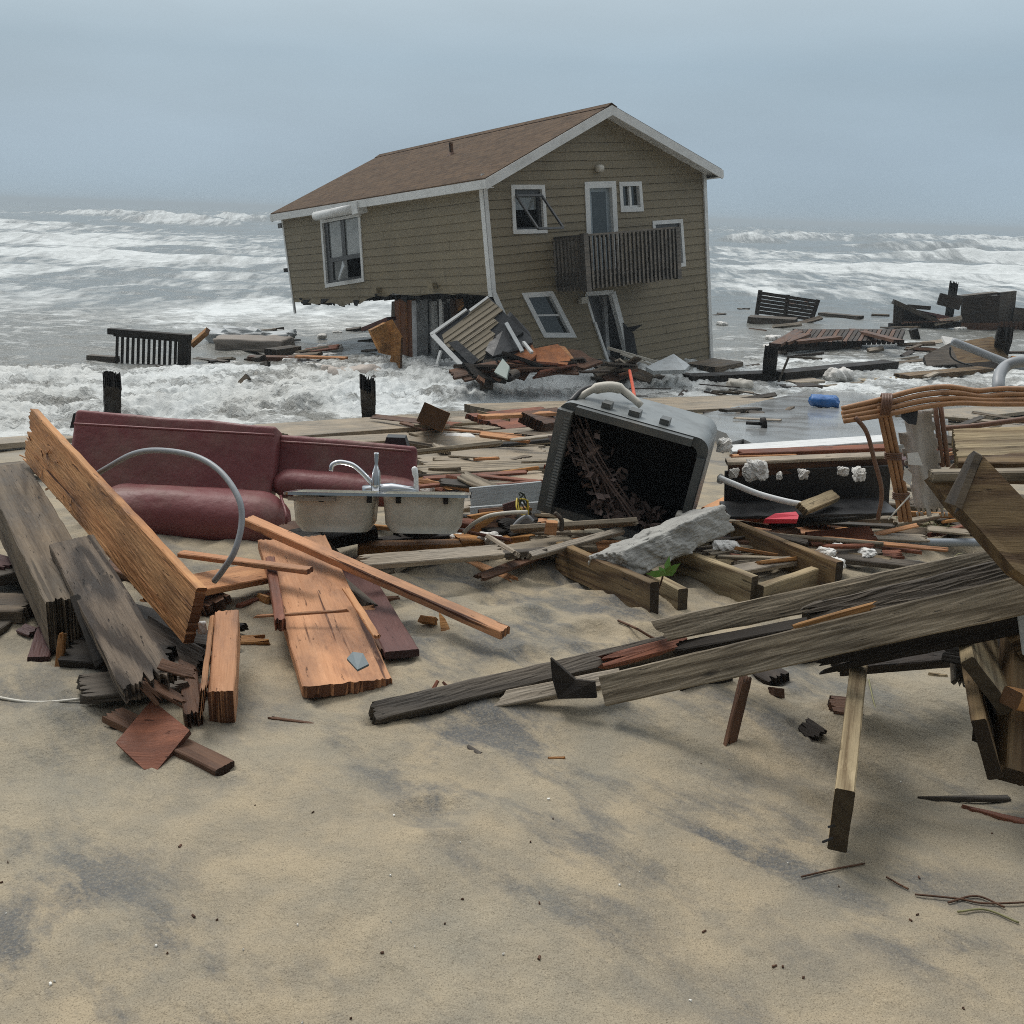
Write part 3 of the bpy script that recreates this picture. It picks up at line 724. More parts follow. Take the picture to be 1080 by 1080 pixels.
mb.box(ex0 + .001, .0, y0 + .021, y1 - .03, ez - .165, ez - .15); mb.box(HW, ex1 - .001, y0 + .021, y1 - .03, ez - .165, ez - .15)
for e in (ex0, ex1):
    vs = [(e, y0 + .02, ez - .13), (HW / 2, y0 + .02, HR - .13), (HW / 2, .0, HR - .13), (e, .0, ez - .13)]
    mb.add(vs, [(0, 1, 2, 3)])
hobj(mb, 'soffit', M['white'], roof)
vp = hit(476, 158, 0, 1.9); vz = HE + sl * (1.9 + OS)
mb = MB(); mb.tube([(1.9, vp.y, vz - .05), (1.9, vp.y, vz + .27)], .045, 10); mb.tube([(1.9, vp.y, vz - .02), (1.9, vp.y, vz + .06)], [.12, .05], 10)
hobj(mb, 'vent_pipe', M['brown'], roof)

def window(name, quad, place, w=.09, panes=(), mat=None, muntin=None, depth=.05):
    mb, inn = ring(quad, w, place)
    fr = hobj(mb, name, M['white'])
    return fr, inn
# upper left awning window, swung outwards
fr, inn = window('awning_window', W_AWN, pg, .085)
mb = MB(); slab2(mb, subquad(inn, .02, .98, 0, .12), pg, -.03, -.07); slab2(mb, subquad(inn, .0, .06, .12, 1), pg, -.03, -.07); slab2(mb, subquad(inn, .9, 1, .12, 1), pg, -.03, -.07); slab2(mb, subquad(inn, .06, .9, .95, 1), pg, -.03, -.07)
hobj(mb, 'inner_frame', M['darkframe'], fr)
mb = MB(); slab2(mb, subquad(inn, .1, .9, .12, .5), pg, -.09, -.1); hobj(mb, 'pane', M['glass_pale'], fr)
top0 = Vector(pg(*quadat(inn, .03, .16), .04)); top1 = Vector(pg(*quadat(inn, .97, .16), .04)); dn = Vector((.05, -.52, -.66))
mb = MB()
for a, b in ((top0, top1), (top0, top0 + dn), (top1, top1 + dn), (top0 + dn, top1 + dn)): mb.beam(a, b, .04, .04, (0, -1, .3))
sash = hobj(mb, 'open_sash', M['darkframe'], fr)
# balcony door with its window light
fr, inn = window('balcony_door', W_DOOR, pg, .13)
mb = MB(); slab2(mb, inn, pg, -.05, -.09); dl = hobj(mb, 'door_leaf', M['doorpanel'], fr)
mb = MB(); slab2(mb, subquad(inn, .2, .82, .04, .56), pg, -.044, -.06); hobj(mb, 'pane', M['glass'], fr)
# small slider
fr, inn = window('small_window', W_SMALL, pg, .09)
mb = MB(); slab2(mb, inn, pg, -.06, -.08); hobj(mb, 'pane', M['glass'], fr)
mb = MB(); slab2(mb, subquad(inn, .44, .56, 0, 1), pg, .0, -.055); slab2(mb, subquad(inn, .0, .44, .9, 1), pg, -.01, -.055); slab2(mb, subquad(inn, .56, 1, .9, 1), pg, -.01, -.055); hobj(mb, 'mullion', M['white'], fr)
# window behind the balcony rail
fr, inn = window('side_light_window', W_RIGHT, pg, .085)
mb = MB(); slab2(mb, subquad(inn, 0, 1, 0, 1), pg, -.06, -.08); hobj(mb, 'pane', M['glass'], fr)
mb = MB(); slab2(mb, subquad(inn, .0, 1, 0, .12), pg, -.02, -.055); hobj(mb, 'blind', M['darkframe'], fr)
# racked lower window
fr, inn = window('racked_window', W_LOW, pg, .1)
mb = MB(); slab2(mb, inn, pg, -.06, -.08); hobj(mb, 'pane', M['glass'], fr)
mb = MB(); slab2(mb, subquad(inn, .0, 1, .48, .53), pg, -.01, -.055); hobj(mb, 'meeting_rail', M['white'], fr)
# racked lower door: frame and dark leaf pushed inwards
mb = MB()
P = W_LDOOR
def stick(a, b, w, p0=.03, d=.12):
    A_ = Vector(pg(*a, p0 - d / 2)); B_ = Vector(pg(*b, p0 - d / 2)); mb.beam(A_, B_, d, w, up=(0, 0, 1) if abs(a[1] - b[1]) < abs(a[0] - b[0]) else (1, 0, 0))
stick(P[0], P[1], .09); stick(P[1], P[2], .13); stick(P[2], P[3], .13); stick(P[0], P[5], .06); stick(P[5], lerp2(P[5], P[4], 1.02), .06, .06)
fr = hobj(mb, 'racked_door', M['white'])
mb = MB(); slab2(mb, [lerp2(P[0], P[1], .1), lerp2(P[0], P[1], .8), lerp2(P[3], P[4], .4), P[4], P[5]], pg, -.28, -.32); hobj(mb, 'door_leaf', M['darkframe'], fr)
mb = MB(); q0 = hg(658, 345); q1 = hg(667, 375); q2 = hg(656, 381)
mb.prism([pg(*hg(656, 340), .03), pg(*hg(664, 352), .12), pg(*hg(671, 379), .05), pg(*hg(660, 378), .02)], .02); mb.prism([pg(*hg(657, 346), .03), pg(*hg(667, 342), .3), pg(*hg(664, 349), .1)], .02)
hobj(mb, 'torn_edge', M['membrane'], fr)
# big side window with roller shutter and a broken lower sash
mb, inn = ring(W_BIG, .09, ps); fr = hobj(mb, 'picture_window', M['white'])
mb = MB()
slab2(mb, subquad(inn, .0, .1, 0, 1), ps, -.02, -.08); slab2(mb, subquad(inn, .46, .56, 0, .66), ps, -.02, -.08)
slab2(mb, subquad(inn, .1, 1.0, .60, .67), ps, -.015, -.085); slab2(mb, subquad(inn, .1, 1, .96, 1), ps, -.02, -.08); slab2(mb, subquad(inn, .1, .16, .67, .96), ps, -.02, -.08)
hobj(mb, 'mullion', M['darkframe'], fr)
mb = MB(); slab2(mb, subquad(inn, .1, .46, 0, .6), ps, -.05, -.07); hobj(mb, 'pane', M['glass_pale'], fr)
mb = MB(); slab2(mb, subquad(inn, .56, 1, 0, .6), ps, -.05, -.07); hobj(mb, 'pane', M['glass_pale'], fr)
mb = MB(); slab2(mb, subquad(inn, .16, .55, .67, .96), ps, -.05, -.07); hobj(mb, 'pane', M['glass'], fr)
mb = MB(); q = [hs(365, 275), hs(373, 280), hs(370, 295), hs(363, 292)]
mb.prism([ps(*q[0], .06), ps(*q[1], .22), ps(*q[2], .3), ps(*q[3], .12)], .03); hobj(mb, 'broken_sash', M['sheet_grey'], fr)
mb = MB(); a = hs(333, 228, -.2); b = hs(373, 220, -.2); mb.tube([ps(a[0], a[1], .2), ps(b[0], b[1], .2)], .105, 14); sh_ = hobj(mb, 'roller_shutter', M['white'], fr, smooth=True)
mb = MB(); mb.beam(ps(b[0] + .0, b[1], .12), ps(b[0] - .26, b[1] + .02, .12), .3, .26); hobj(mb, 'shutter_cap', M['white'], fr)
mb = MB(); mb.beam(ps(b[0], b[1] - .14, .05), ps(a[0], a[1] - .14, .05), .06, .06); hobj(mb, 'shutter_rail', M['white'], fr)
# lamps
for px, py, y_ in ((630, 178, .05), (613, 317, .05)):
    c = hg(px, py); mb = MB()
    if py < 200:
        vs, fs = rbox(.2, .14, .15, .06, 3); mb.add([(v[0] + c[0], v[1] - .07, v[2] + c[1]) for v in vs], fs); hobj(mb, 'wall_lamp', M['offwhite'], smooth=True)
    else:
        mb.box(c[0] - .1, c[0] + .1, -.12, -.02, c[1] - .06, c[1] + .07); hobj(mb, 'outlet_box', M['offwhite'])
for px, py in ((400, 306), (459, 301)):
    c = hs(px, py); mb = MB(); mb.box(-.14, -.02, c[0] - .1, c[0] + .1, c[1] - .05, c[1] + .06); hobj(mb, 'outlet_box', M['siding'])
c = hs(300, 238); mb = MB(); mb.box(-.05, .02, HL + .03, HL + .2, c[1] - .05, c[1] + .07); hobj(mb, 'wall_lamp', M['darkframe'])
c = hs(303, 285); mb = MB(); mb.box(.2, .3, HL, HL + .7, c[1] - .05, c[1] + .05); hobj(mb, 'broken_bracket', M['blackrot'])
# balcony
bx0, bzt = hg(583, 249); bz0 = hg(588, 297)[1]; BY = -.92
bx1 = hit(718, 289, 1, BY).x; bzr = hit(718, 289, 1, BY).z
bal = hobj(MB().box(bx0, bx1, BY + .05, -.02, bz0, bz0 + .05).box(bx0, bx1, BY + .05, BY + .09, bz0 - .12, bz0).box(bx0, bx0 + .04, BY + .09, -.02, bz0 - .12, bz0), 'balcony', M['railing'])
bh = hit(620, 249, 1, BY).z
zt_b = bh
mb = MB()
mb.box(bx0 - .03, bx0 + .1, BY - .02, BY + .1, bz0 - .22, zt_b + .06); hobj(mb, 'post', M['railing'], bal)
mb = MB(); mb.box(bx1 - .1, bx1 + .02, BY - .01, BY + .1, bz0 - .2, zt_b + .03); hobj(mb, 'post', M['railing'], bal)
mb = MB(); mb.box(bx0 + .1, bx1 - .1, BY, BY + .1, zt_b - .0, zt_b + .04); mb.box(bx0 + .1, bx1 - .1, BY + .03, BY + .07, bz0 + .09, bz0 + .17)
mb.box(bx0, bx0 + .08, BY + .1, -.02, zt_b, zt_b + .04); mb.box(bx0 + .02, bx0 + .06, BY + .1, -.02, bz0 + .09, bz0 + .17)
mb.box(bx1 - .08, bx1, BY + .1, -.02, zt_b, zt_b + .04)
hobj(mb, 'rail', M['railing'], bal)
nb = int((bx1 - bx0 - .2) / .118)
bm_ = None
for k in range(nb):
    x = bx0 + .14 + k * (bx1 - bx0 - .24) / nb
    o = hobj(MB().box(x, x + .05, BY - .02, BY + .028, bz0 - .2 + rr.uniform(0, .03), zt_b - .001), 'baluster', M['railing'], bal)
for k in range(8):
    y = BY + .14 + k * .108
    hobj(MB().box(bx0 - .03, bx0 + .018, y, y + .05, bz0 - .2, zt_b - .001), 'baluster', M['railing'], bal)
    if k > 0: hobj(MB().box(bx1 - .02, bx1 + .028, y, y + .05, bz0 - .2, zt_b - .001), 'baluster', M['railing'], bal)
# what is left of the lower storey under the side wall
XP = .14
def hp(px, py, x=XP): q = hit(px, py, 0, x); return (x, q.y, q.z)
def plate(name, pts, mat, th=.08, x=XP, parent=None):
    mb = MB(); mb.prism([hp(a, b, x) for a, b in pts], th, Vector((-1, 0, 0))); return hobj(mb, name, mat, parent)
zlow = hp(440, 392)[2]
for a, b in ((416, 420.5), (422, 427), (428, 433.5)):
    plate('wall_stud', [(a, 316), (b, 316), (b + 1.5, 385), (a + 2, 385)], M['orange'], .12, XP + rr.uniform(-.1, .08))
plate('wall_sheathing', [(413, 318), (419, 318), (424, 386), (411, 386)], M['pale'], .05, XP + .15)
plate('plaster_edge', [(434, 317), (439, 317), (440, 385), (435.5, 385)], M['interior'], .3, XP)
plate('inner_wall', [(439, 315), (476, 312), (480, 384), (440, 386)], M['interior'], .05, XP + .55)
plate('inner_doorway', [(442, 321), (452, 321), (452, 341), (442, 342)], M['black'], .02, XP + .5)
for q in ([(452, 318), (457, 318), (460, 384), (455, 384)], [(463, 316), (466, 316), (467, 352), (463, 355)]): plate('door_jamb', q, M['white'], .1, XP + .42)
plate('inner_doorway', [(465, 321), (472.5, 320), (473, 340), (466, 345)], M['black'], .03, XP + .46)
plate('fallen_toilet_shape', [(442, 362), (446, 360), (449, 376), (443, 379)], M['darkframe'], .1, XP + .4).name = 'debris_heap'
plate('wall_stud', [(474, 313), (478, 313), (479, 335), (476, 337)], M['brown'], .1, XP + .2)
plate('wall_stud', [(480, 312), (483, 312), (486, 322), (482, 328)], M['honey'], .1, XP + .2)
plate('floor_deck', [(416, 384), (492, 382), (496, 390), (414, 391)], M['interior'], .1, XP - .1)
mb = MB(); mb.box(HW * .5, HW * .5 + .1, .2, 3.6, hp(440, 392)[2] - .4, zf - .1); hobj(mb, 'partition_wall', M['interior'])

# ------------------------------------------------------------------ wreckage close by: left heap
def tb(px, py, Y, t=0): return D(px, py, Y) - Vector((0, 0, t / 2))
def tube_obj(name, label, cat, pts, r, mat, n=10, group=None, parent=None, sm=8, caps=True):
    mb = MB(); mb.tube(smooth_curve(pts, sm) if sm else pts, r, n, caps)
    o = mobj(name, mb.v, mb.f, mat, None, smooth=True)
    if parent: o.parent = parent; o.matrix_parent_inverse = parent.matrix_world.inverted()
    else: tag(o, label, cat, group)
    return o
def prism_obj(name, label, cat, poly, th, mat, nrm=None, group=None, parent=None):
    c = sum((Vector(p) for p in poly), Vector()) / len(poly)
    mb = MB(); mb.prism([Vector(p) - c for p in poly], th, nrm)
    o = mobj(name, mb.v, mb.f, mat, None, mw=Matrix.Translation(c))
    if parent: o.parent = parent; o.matrix_parent_inverse = parent.matrix_world.inverted(); o.matrix_world = Matrix.Translation(c)
    else: tag(o, label, cat, group)
    return o

o = board('timber_beam', 'thick grey squared timber at the left edge, under the cracked plank', tb(80, 630, 3.55, .2), tb(4, 490, 4.95, .2), .21, .2, M['grey'], cat='timber', rag=(.04, .02), chip=.0025)
board('cracked_plank', 'grey plank with wavy raised grain and a shattered near end', tb(158, 716, 2.96, .05), tb(75, 567, 3.95, .05), .175, .05, M['grain'], roll=-3, cat='plank', rag=(.09, .01), cut=(-.02, .02), chip=.0025)
b3 = board('edge_board', 'yellow board on edge with splintered top leaning up against the maroon couch', D(206, 650, 3.45), D(34, 460, 4.95), .225, .04, M['yellow'], roll=103, rag=(.006, .07), chip=.0025, taper=1.15, cut=(0, -.05))
rr = random.Random(5)
def spl(mb): mobj('splinter', mb.v, mb.f, M['yellow'], b3)
for k in range(26):          # splinters along the broken edge
    mb = MB(); f = rr.random(); y0 = -.112 * (1 + .15 * f); L = b3.dimensions.x
    mb.beam((f * L, y0 + rr.uniform(0, .02), rr.uniform(-.02, .02)), (f * L + rr.uniform(.03, .12), y0 + rr.uniform(-.025, .01), rr.uniform(-.02, .02)), rr.uniform(.003, .01), .004); spl(mb)
for k in range(9):
    mb = MB(); f = rr.uniform(.62, .97); L = b3.dimensions.x; y0 = rr.uniform(-.08, .07)
    mb.beam((f * L, y0, -.02), (f * L + rr.uniform(-.12, .06), y0 + rr.uniform(-.06, .06), -.035), .006, .004); spl(mb)
mb = MB(); mb.tube([(.02, 0, 0), (.02, 0, .06)], [.006, .006], 6); mb.tube([(.02, 0, .055), (.02, 0, .065)], .016, 8)
mobj('nail', mb.v, mb.f, M['black'], o, mw=Matrix.Translation(tb(20, 508, 4.75, 0))).matrix_parent_inverse = o.matrix_world.inverted()
board('short_post', 'short salmon faced beam with black end beside the cracked plank', G(234, 746, .066), tb(240, 642, 3.55, .13), .085, .13, M['pink'], cat='beam', chip=.0018, rag=(.01, .01), end=None) if False else \
board('short_post', 'short salmon faced beam with black end beside the cracked plank', G(234, 746, .066), tb(240, 642, 3.55, .13), .085, .13, M['pink'], cat='beam', chip=.0018, rag=(.01, .01))
board('lath', 'narrow orange strip lying along the left flank of the short salmon beam', tb(212, 728, 2.97, .1), tb(222, 648, 3.52, .1), .018, .1, M['orange'], cat='lath', rag=(.04, .02), roll=8)
prism_obj('wood_plate', 'square reddish board piece leaning over the dark red brown batten', 'board piece', [D(160, 738, 2.99), D(122, 783, 2.84), G(160, 818, .0), D(200, 770, 2.86)], .02, M['redbrown'])
board('batten', 'dark red brown batten poking out from under the square board piece', G(118, 748, .05), G(238, 812, .02), .075, .032, M['brown'], cat='batten', rag=(.02, .004))
board('plank_scrap', 'blackened slab lying flat under the shattered plank end', G(84, 728, .05), G(196, 716, .06), .19, .03, M['darkgrey'], cat='plank scrap', rag=(.05, .06))
board('plank_scrap', 'black board added as the dark of the gap beneath the cracked plank', G(112, 706, .05), D(86, 636, 3.5), .12, .035, M['blackrot'], roll=60, cat='plank scrap', rag=(.03, .03))  # black filler put in for the shaded void under the plank
for k, (a, b, lab) in enumerate((((150, 716, 2.98), (196, 742, 2.96), 'longest torn fibre bundle hanging off the shattered plank'), ((168, 700, 3.02), (206, 712, 3.02), 'torn bark flap jutting right from the shattered plank end'), ((150, 722, 2.95), (170, 742, 2.94), 'short drooping splinter under the shattered plank end'))):
    board('torn_splinter', lab, D(*a), D(*b), .05 - .01 * k, .012, M['brown'], roll=30 * k, cat='splinter', rag=(.02, .05))
board('board_piece', 'maroon board piece with a snapped corner on the sand far left', G(52, 655, .03), G(40, 696, .02), .075, .022, M['maroon'], cat='board piece', rag=(.03, .006), roll=-6)
board('board_piece', 'small curled maroon chip beside the snapped maroon board', G(22, 662, .03), G(36, 668, .03), .05, .016, M['maroon'], cat='chip', rag=(.02, .02), roll=20)
board('splinter', 'upright amber splinter standing just below the thick timber end', G(62, 706, .01), D(66, 668, 3.42), .028, .02, M['honey'], cat='splinter', rag=(.01, .02))
board('wood_chunk', 'broken grey chunk with orange underside at the left edge', G(-20, 640, .06), G(34, 638, .06), .2, .055, M['grey'], cat='chunk', rag=(.02, .05))
mobj('fresh_break', *board_mesh(.2, .15, .03, rag=(.01, .03)), M['orange'], None, mw=frame_of(G(-20, 648, .025), G(30, 650, .025)))
bpy.data.objects['fresh_break'].parent = bpy.data.objects['wood_chunk']; bpy.data.objects['fresh_break'].matrix_parent_inverse = bpy.data.objects['wood_chunk'].matrix_world.inverted()
board('plank_scrap', 'dark slab lying behind the thick timber at the left frame edge', G(-40, 612, .08), G(20, 600, .1), .22, .05, M['darkgrey'], cat='plank scrap', rag=(.02, .04))
board('plank_scrap', 'dark reddish board end under the thick timber by the left edge', G(-30, 585, .12), G(14, 600, .12), .12, .03, M['maroon'], cat='plank scrap', rag=(.02, .04))
tube_obj('cable', 'thin white cable lying on the sand at the left edge', 'cable', [G(-20, 730, .008), G(20, 738, .008), G(50, 742, .01), G(84, 738, .02)], .005, M['offwhite'], 8)
board('plywood_offcut', 'orange plywood offcut where the grey hose comes down', G(190, 622, .1), G(296, 602, .1), .19, .03, M['orange'], cat='plywood', rag=(.01, .05), roll=4)
board('lath', 'brown edged lath lying across the orange plywood offcut', D(190, 584, 4.25), D(327, 602, 4.02), .05, .022, M['pink'], cat='lath', rag=(.01, .01))
board('splinter', 'thin red brown splinter on the sand between short beam and wide board', G(250, 640, .02), G(292, 628, .03), .025, .014, M['redbrown'], cat='splinter', rag=(.03, .03))
tube_obj('hose', 'grey hose arching over the yellow board in front of the couch', 'hose', [D(96, 504, 4.55), D(112, 494, 4.5), D(140, 479, 4.4), D(168, 475, 4.3), D(205, 481, 4.2), D(232, 497, 4.1), D(251, 524, 4.0), D(255, 550, 3.95), D(248, 580, 3.9), D(236, 600, 3.9), D(226, 613, 3.92)], .0125, M['steelpipe'], 12)
lumpy('crumpled_paper', 'tiny white scrap wedged behind the near end of the yellow board', 'scrap', D(213, 662, 3.5), (.03, .02, .05), M['cloth_white'], 3)

# ------------------------------------------------------------------ centre: wide board, laths, chips
board('wide_board', 'broad salmon plywood board lying on the sand below the sink', G(368, 728, .03), tb(308, 566, 4.6, .05), .315, .048, M['pink'], cat='board', chip=.0018, rag=(.012, .02), cut=(.02, 0))
wb = bpy.data.objects['wide_board']
prism_obj('slate_chip', 'blue grey slate chip lying on the broad salmon board', 'chip', [D(366, 700, 3.2) + Vector((0, 0, .02)), D(377, 712, 3.13) + Vector((0, 0, .02)), D(389, 706, 3.17) + Vector((0, 0, .02)), D(383, 696, 3.23) + Vector((0, 0, .025)), D(372, 693, 3.25) + Vector((0, 0, .02))], .008, M['slate'])
board('lath', 'long orange topped lath running diagonally over the broad salmon board', D(533, 668, 3.72), D(262, 549, 4.55), .062, .038, M['pink'], cat='lath', rag=(.01, .008), roll=-4)
board('maroon_plank', 'flat maroon painted plank half under the diagonal lath', G(424, 690, .04), G(368, 588, .06), .13, .03, M['maroon'], cat='plank', rag=(.0, .02))
board('maroon_plank', 'darker moulded strip along the left edge of the maroon plank', G(405, 690, .03), G(352, 602, .05), .03, .045, M['brown'], cat='strip', rag=(.01, .02))
board('plank_scrap', 'dark grey plank scrap wedged between broad board and maroon plank', G(392, 640, .05), G(345, 600, .09), .06, .03, M['darkgrey'], cat='plank scrap', rag=(.03, .02), roll=25)
board('splinter', 'pale ragged splinter lying against the right edge of the broad board', D(398, 672, 3.5), D(364, 620, 3.95), .028, .012, M['orange'], cat='splinter', rag=(.05, .05))
board('splinter', 'pointed sliver lying across the middle of the broad salmon board', D(270, 650, 3.7), D(366, 644, 3.75), .014, .01, M['pink'], cat='splinter', rag=(.06, .08), roll=10)
board('plank_scrap', 'dark plank under the far end of the broad board beside the sink', G(330, 572, .1), G(296, 556, .12), .25, .03, M['brown'], cat='plank scrap', rag=(.02, .02))
board('plank_scrap', 'old brown board end sticking out left of the sink bowls', G(347, 590, .08), G(318, 556, .1), .14, .03, M['darkgrey'], cat='plank scrap', rag=(.02, .03))
board('plank_scrap', 'narrow edge strip standing at the left side of the broad board', D(296, 660, 3.62), D(285, 592, 4.25), .04, .05, M['redbrown'], cat='strip', rag=(.02, .02))
prism_obj('wood_chip', 'yellow wedge chip standing below the diagonal lath', 'chip', [G(463, 649, .05), G(470, 655, .035), G(476, 667, .0), G(466, 667, .0)], .012, M['honey'])
prism_obj('wood_chip', 'small upright pale chip above the long dark beam tip', 'chip', [D(462, 717, 3.5), D(466, 717, 3.5), D(467, 732, 3.45), D(463, 732, 3.45)], .01, M['honey'])
board('splinter', 'left leaning reddish sliver beside the small upright pale chip', G(452, 734, .0), G(462, 718, .04), .012, .008, M['redbrown'], cat='splinter', rag=(.01, .01))
board('splinter', 'right leaning reddish sliver beside the small upright pale chip', G(476, 728, .0), G(467, 720, .03), .012, .008, M['redbrown'], cat='splinter', rag=(.01, .01))
board('splinter', 'dark red sliver lying flat left of centre near the broad board', G(282, 758, .012), G(340, 765, .01), .014, .01, M['brown'], cat='splinter', rag=(.03, .03))
board('splinter', 'dark pointed chip on the open sand in the middle', G(492, 789, .012), G(507, 798, .008), .02, .01, M['darkgrey'], cat='chip', rag=(.01, .01))
board('splinter', 'small tan chip on the open sand right of the dark pointed chip', G(578, 799, .006), G(596, 799, .006), .01, .006, M['honey'], cat='chip', rag=(.01, .01))
board('splinter', 'red sliver just below the long dark beam on the sand', G(488, 759, .006), G(508, 752, .006), .012, .005, M['redbrown'], cat='splinter', rag=(.02, .02))

# ------------------------------------------------------------------ couch
M['leather'] = plain('maroon_vinyl', (.165, .048, .050), .52, .28, 3, .5, spec=.4, dirt=(.20, .125, .10), dirt_amt=.75, dscale=2.4, bscale=11, bd=.018)
couch = tag(empty('couch', D(250, 520, 5.6)), 'maroon vinyl couch lying wrecked behind the steel sink', 'couch')
def soft(name, px, py, Y, sx, sy, sz, rot, r, mat, seed, tiltx=0, noise=.014, bulge=.05, parent=None):
    vs, fs = rbox(sx, sy, sz, r, 12, bulge, noise, 3.5, seed)
    mw = Matrix.Translation(D(px, py, Y)) @ Matrix.Rotation(math.radians(rot), 4, 'Y') @ Matrix.Rotation(math.radians(tiltx), 4, 'X')
    o = mobj(name, vs, fs, mat, None, smooth=True, mw=mw); p = parent or couch
    o.parent = p; o.matrix_parent_inverse = p.matrix_world.inverted(); return o
soft('backrest', 186, 484, 5.75, 1.15, .16, .45, 3.2, .022, M['leather'], 1, -24, noise=.009, bulge=.02)
soft('seat_cushion', 203, 545, 5.5, 1.06, .34, .32, 1.5, .15, M['leather'], 2)
soft('backrest', 366, 490, 5.85, .80, .14, .27, 3.6, .022, M['leather'], 3, -20, noise=.008, bulge=.02)
soft('seat_cushion', 366, 514, 5.75, .82, .25, .16, 2.5, .075, M['leather'], 4)
def seam(pts): 
    mb = MB(); mb.tube(smooth_curve([D(*p) for p in pts], 6), .008, 6); o = mobj('piping', mb.v, mb.f, M['leather'], None, smooth=True); o.parent = couch; o.matrix_parent_inverse = couch.matrix_world.inverted()
seam([(78, 447, 5.66), (130, 450, 5.66), (200, 454, 5.66), (289, 459, 5.66)]); seam([(296, 466, 5.78), (360, 470, 5.78), (433, 476, 5.78)])
seam([(104, 520, 5.6), (103, 545, 5.36), (108, 566, 5.42)]); seam([(296, 523, 5.55), (302, 545, 5.36), (299, 566, 5.42)])
for px, py, Y in ((91, 441, 5.9), (418, 466, 6.0)):
    mb = MB(); c = D(px, py, Y); mb.add([(-.08, -.05, -.05), (.08, -.05, -.05), (.08, .06, -.05), (-.08, .06, -.05), (-.055, -.04, .035), (.055, -.04, .035), (.055, .05, .035), (-.055, .05, .035)], [(3, 2, 1, 0), (4, 5, 6, 7), (0, 1, 5, 4), (1, 2, 6, 5), (2, 3, 7, 6), (3, 0, 4, 7)])
    f = mb.obj('couch_foot', M['black'], None, mw=Matrix.Translation(c)); f.parent = couch; f.matrix_parent_inverse = couch.matrix_world.inverted()
# ------------------------------------------------------------------ sink
SM = Matrix.Translation(D(403, 519, 5.02)) @ Matrix.Rotation(math.radians(-13.2), 4, 'X') @ Matrix.Rotation(math.radians(-.6), 4, 'Y') @ Matrix.Rotation(math.radians(2), 4, 'Z')
sink = tag(empty('kitchen_sink', SM), 'double bowl kitchen sink with swan neck tap among boards', 'sink')
def sob(mb, name, mat, smooth=False):
    o = mobj(name, mb.v, mb.f, mat, None, smooth=smooth); o.parent = sink; return o
mb = MB(); hw, hd = .455, .265
def frect(x0, x1, y0, y1, r, z, n=5):
    out = []
    for cx, cy, a0 in ((x1 - r, y1 - r, 0), (x0 + r, y1 - r, 90), (x0 + r, y0 + r, 180), (x1 - r, y0 + r, 270)):
        for k in range(n + 1):
            a = math.radians(a0 + 90 * k / n); out.append((cx + r * math.cos(a), cy + r * math.sin(a), z))
    return out
rim = MB(); o1 = frect(-hw, hw, -hd, hd, .04, .0); o2 = frect(-hw, hw, -hd, hd, .04, -.012)
n = len(o1); rim.add(o1 + o2, [(i, n + i, n + (i + 1) % n, (i + 1) % n) for i in range(n)])
bowls = []
for x0, x1 in ((-.42, -.02), (.02, .42)):
    a = frect(x0, x1, -.22, .14, .05, .0); b = frect(x0 + .012, x1 - .012, -.21, .13, .06, -.15); c = frect(x0 + .04, x1 - .04, -.18, .10, .07, -.195); bowls.append((a, b, c))
# top plate between the bowls
rim.box(-hw + .03, hw - .03, .14, hd - .03, -.01, .001); rim.box(-hw + .02, hw - .02, -hd + .01, -.22, -.01, .001); rim.box(-.02, .02, -.22, .14, -.01, .001)
rim.box(-hw + .005, -.42, -.22, .14, -.01, .001); rim.box(.42, hw - .005, -.22, .14, -.01, .001)
sob(rim, 'rim', M['chrome'])
for a, b, c in bowls:
    mb = MB(); n = len(a); fs = []
    for r0, r1 in ((0, 1), (1, 2)):
        fs += [(r0 * n + i, r0 * n + (i + 1) % n, r1 * n + (i + 1) % n, r1 * n + i) for i in range(n)]
    fs.append(tuple(2 * n + i for i in range(n))[::-1])
    mb.add(a + b + c, fs); sob(mb, 'bowl', M['enamel'], True)
for x in (-.27, -.04, .1, .33):
    mb = MB(); mb.box(x - .012, x + .012, -.238, -.222, -.045, -.005); sob(mb, 'clip', M['blackrot'])
mb = MB(); mb.box(-.43, -.2, -.25, -.235, -.04, -.02); sob(mb, 'mounting_strip', M['pale'])
tap = mobj('faucet', *(lambda m: (m.v, m.f))(MB().tube(smooth_curve([(-.05, .19, .01), (-.10, .19, .07), (-.16, .18, .125), (-.205, .17, .142), (-.245, .165, .145), (-.275, .16, .13), (-.283, .16, .10)], 6), .0135, 10)), M['chrome'], None, smooth=True); tap.parent = sink
mb = MB(); mb.tube([(-.05, .19, 0), (-.05, .19, .03), (-.05, .19, .07), (-.05, .19, .1), (-.05, .19, .125), (-.05, .19, .14), (-.05, .19, .19), (-.05, .19, .2)], [.026, .028, .024, .022, .012, .009, .014, .013], 12)
o = mobj('handle', mb.v, mb.f, M['chrome'], tap, smooth=True)
mb = MB(); mb.tube([(-.12, .2, .006), (.03, .2, .012), (.16, .19, .006)], [.02, .03, .016], 8); o = mobj('base_plate', mb.v, mb.f, M['chrome'], tap, smooth=True)
mb = MB(); mb.tube([(.16, .19, 0), (.16, .19, .07), (.155, .19, .09), (.15, .19, .12), (.145, .19, .13)], [.014, .012, .016, .016, .008], 10); sob(mb, 'side_spray', M['white'], True)
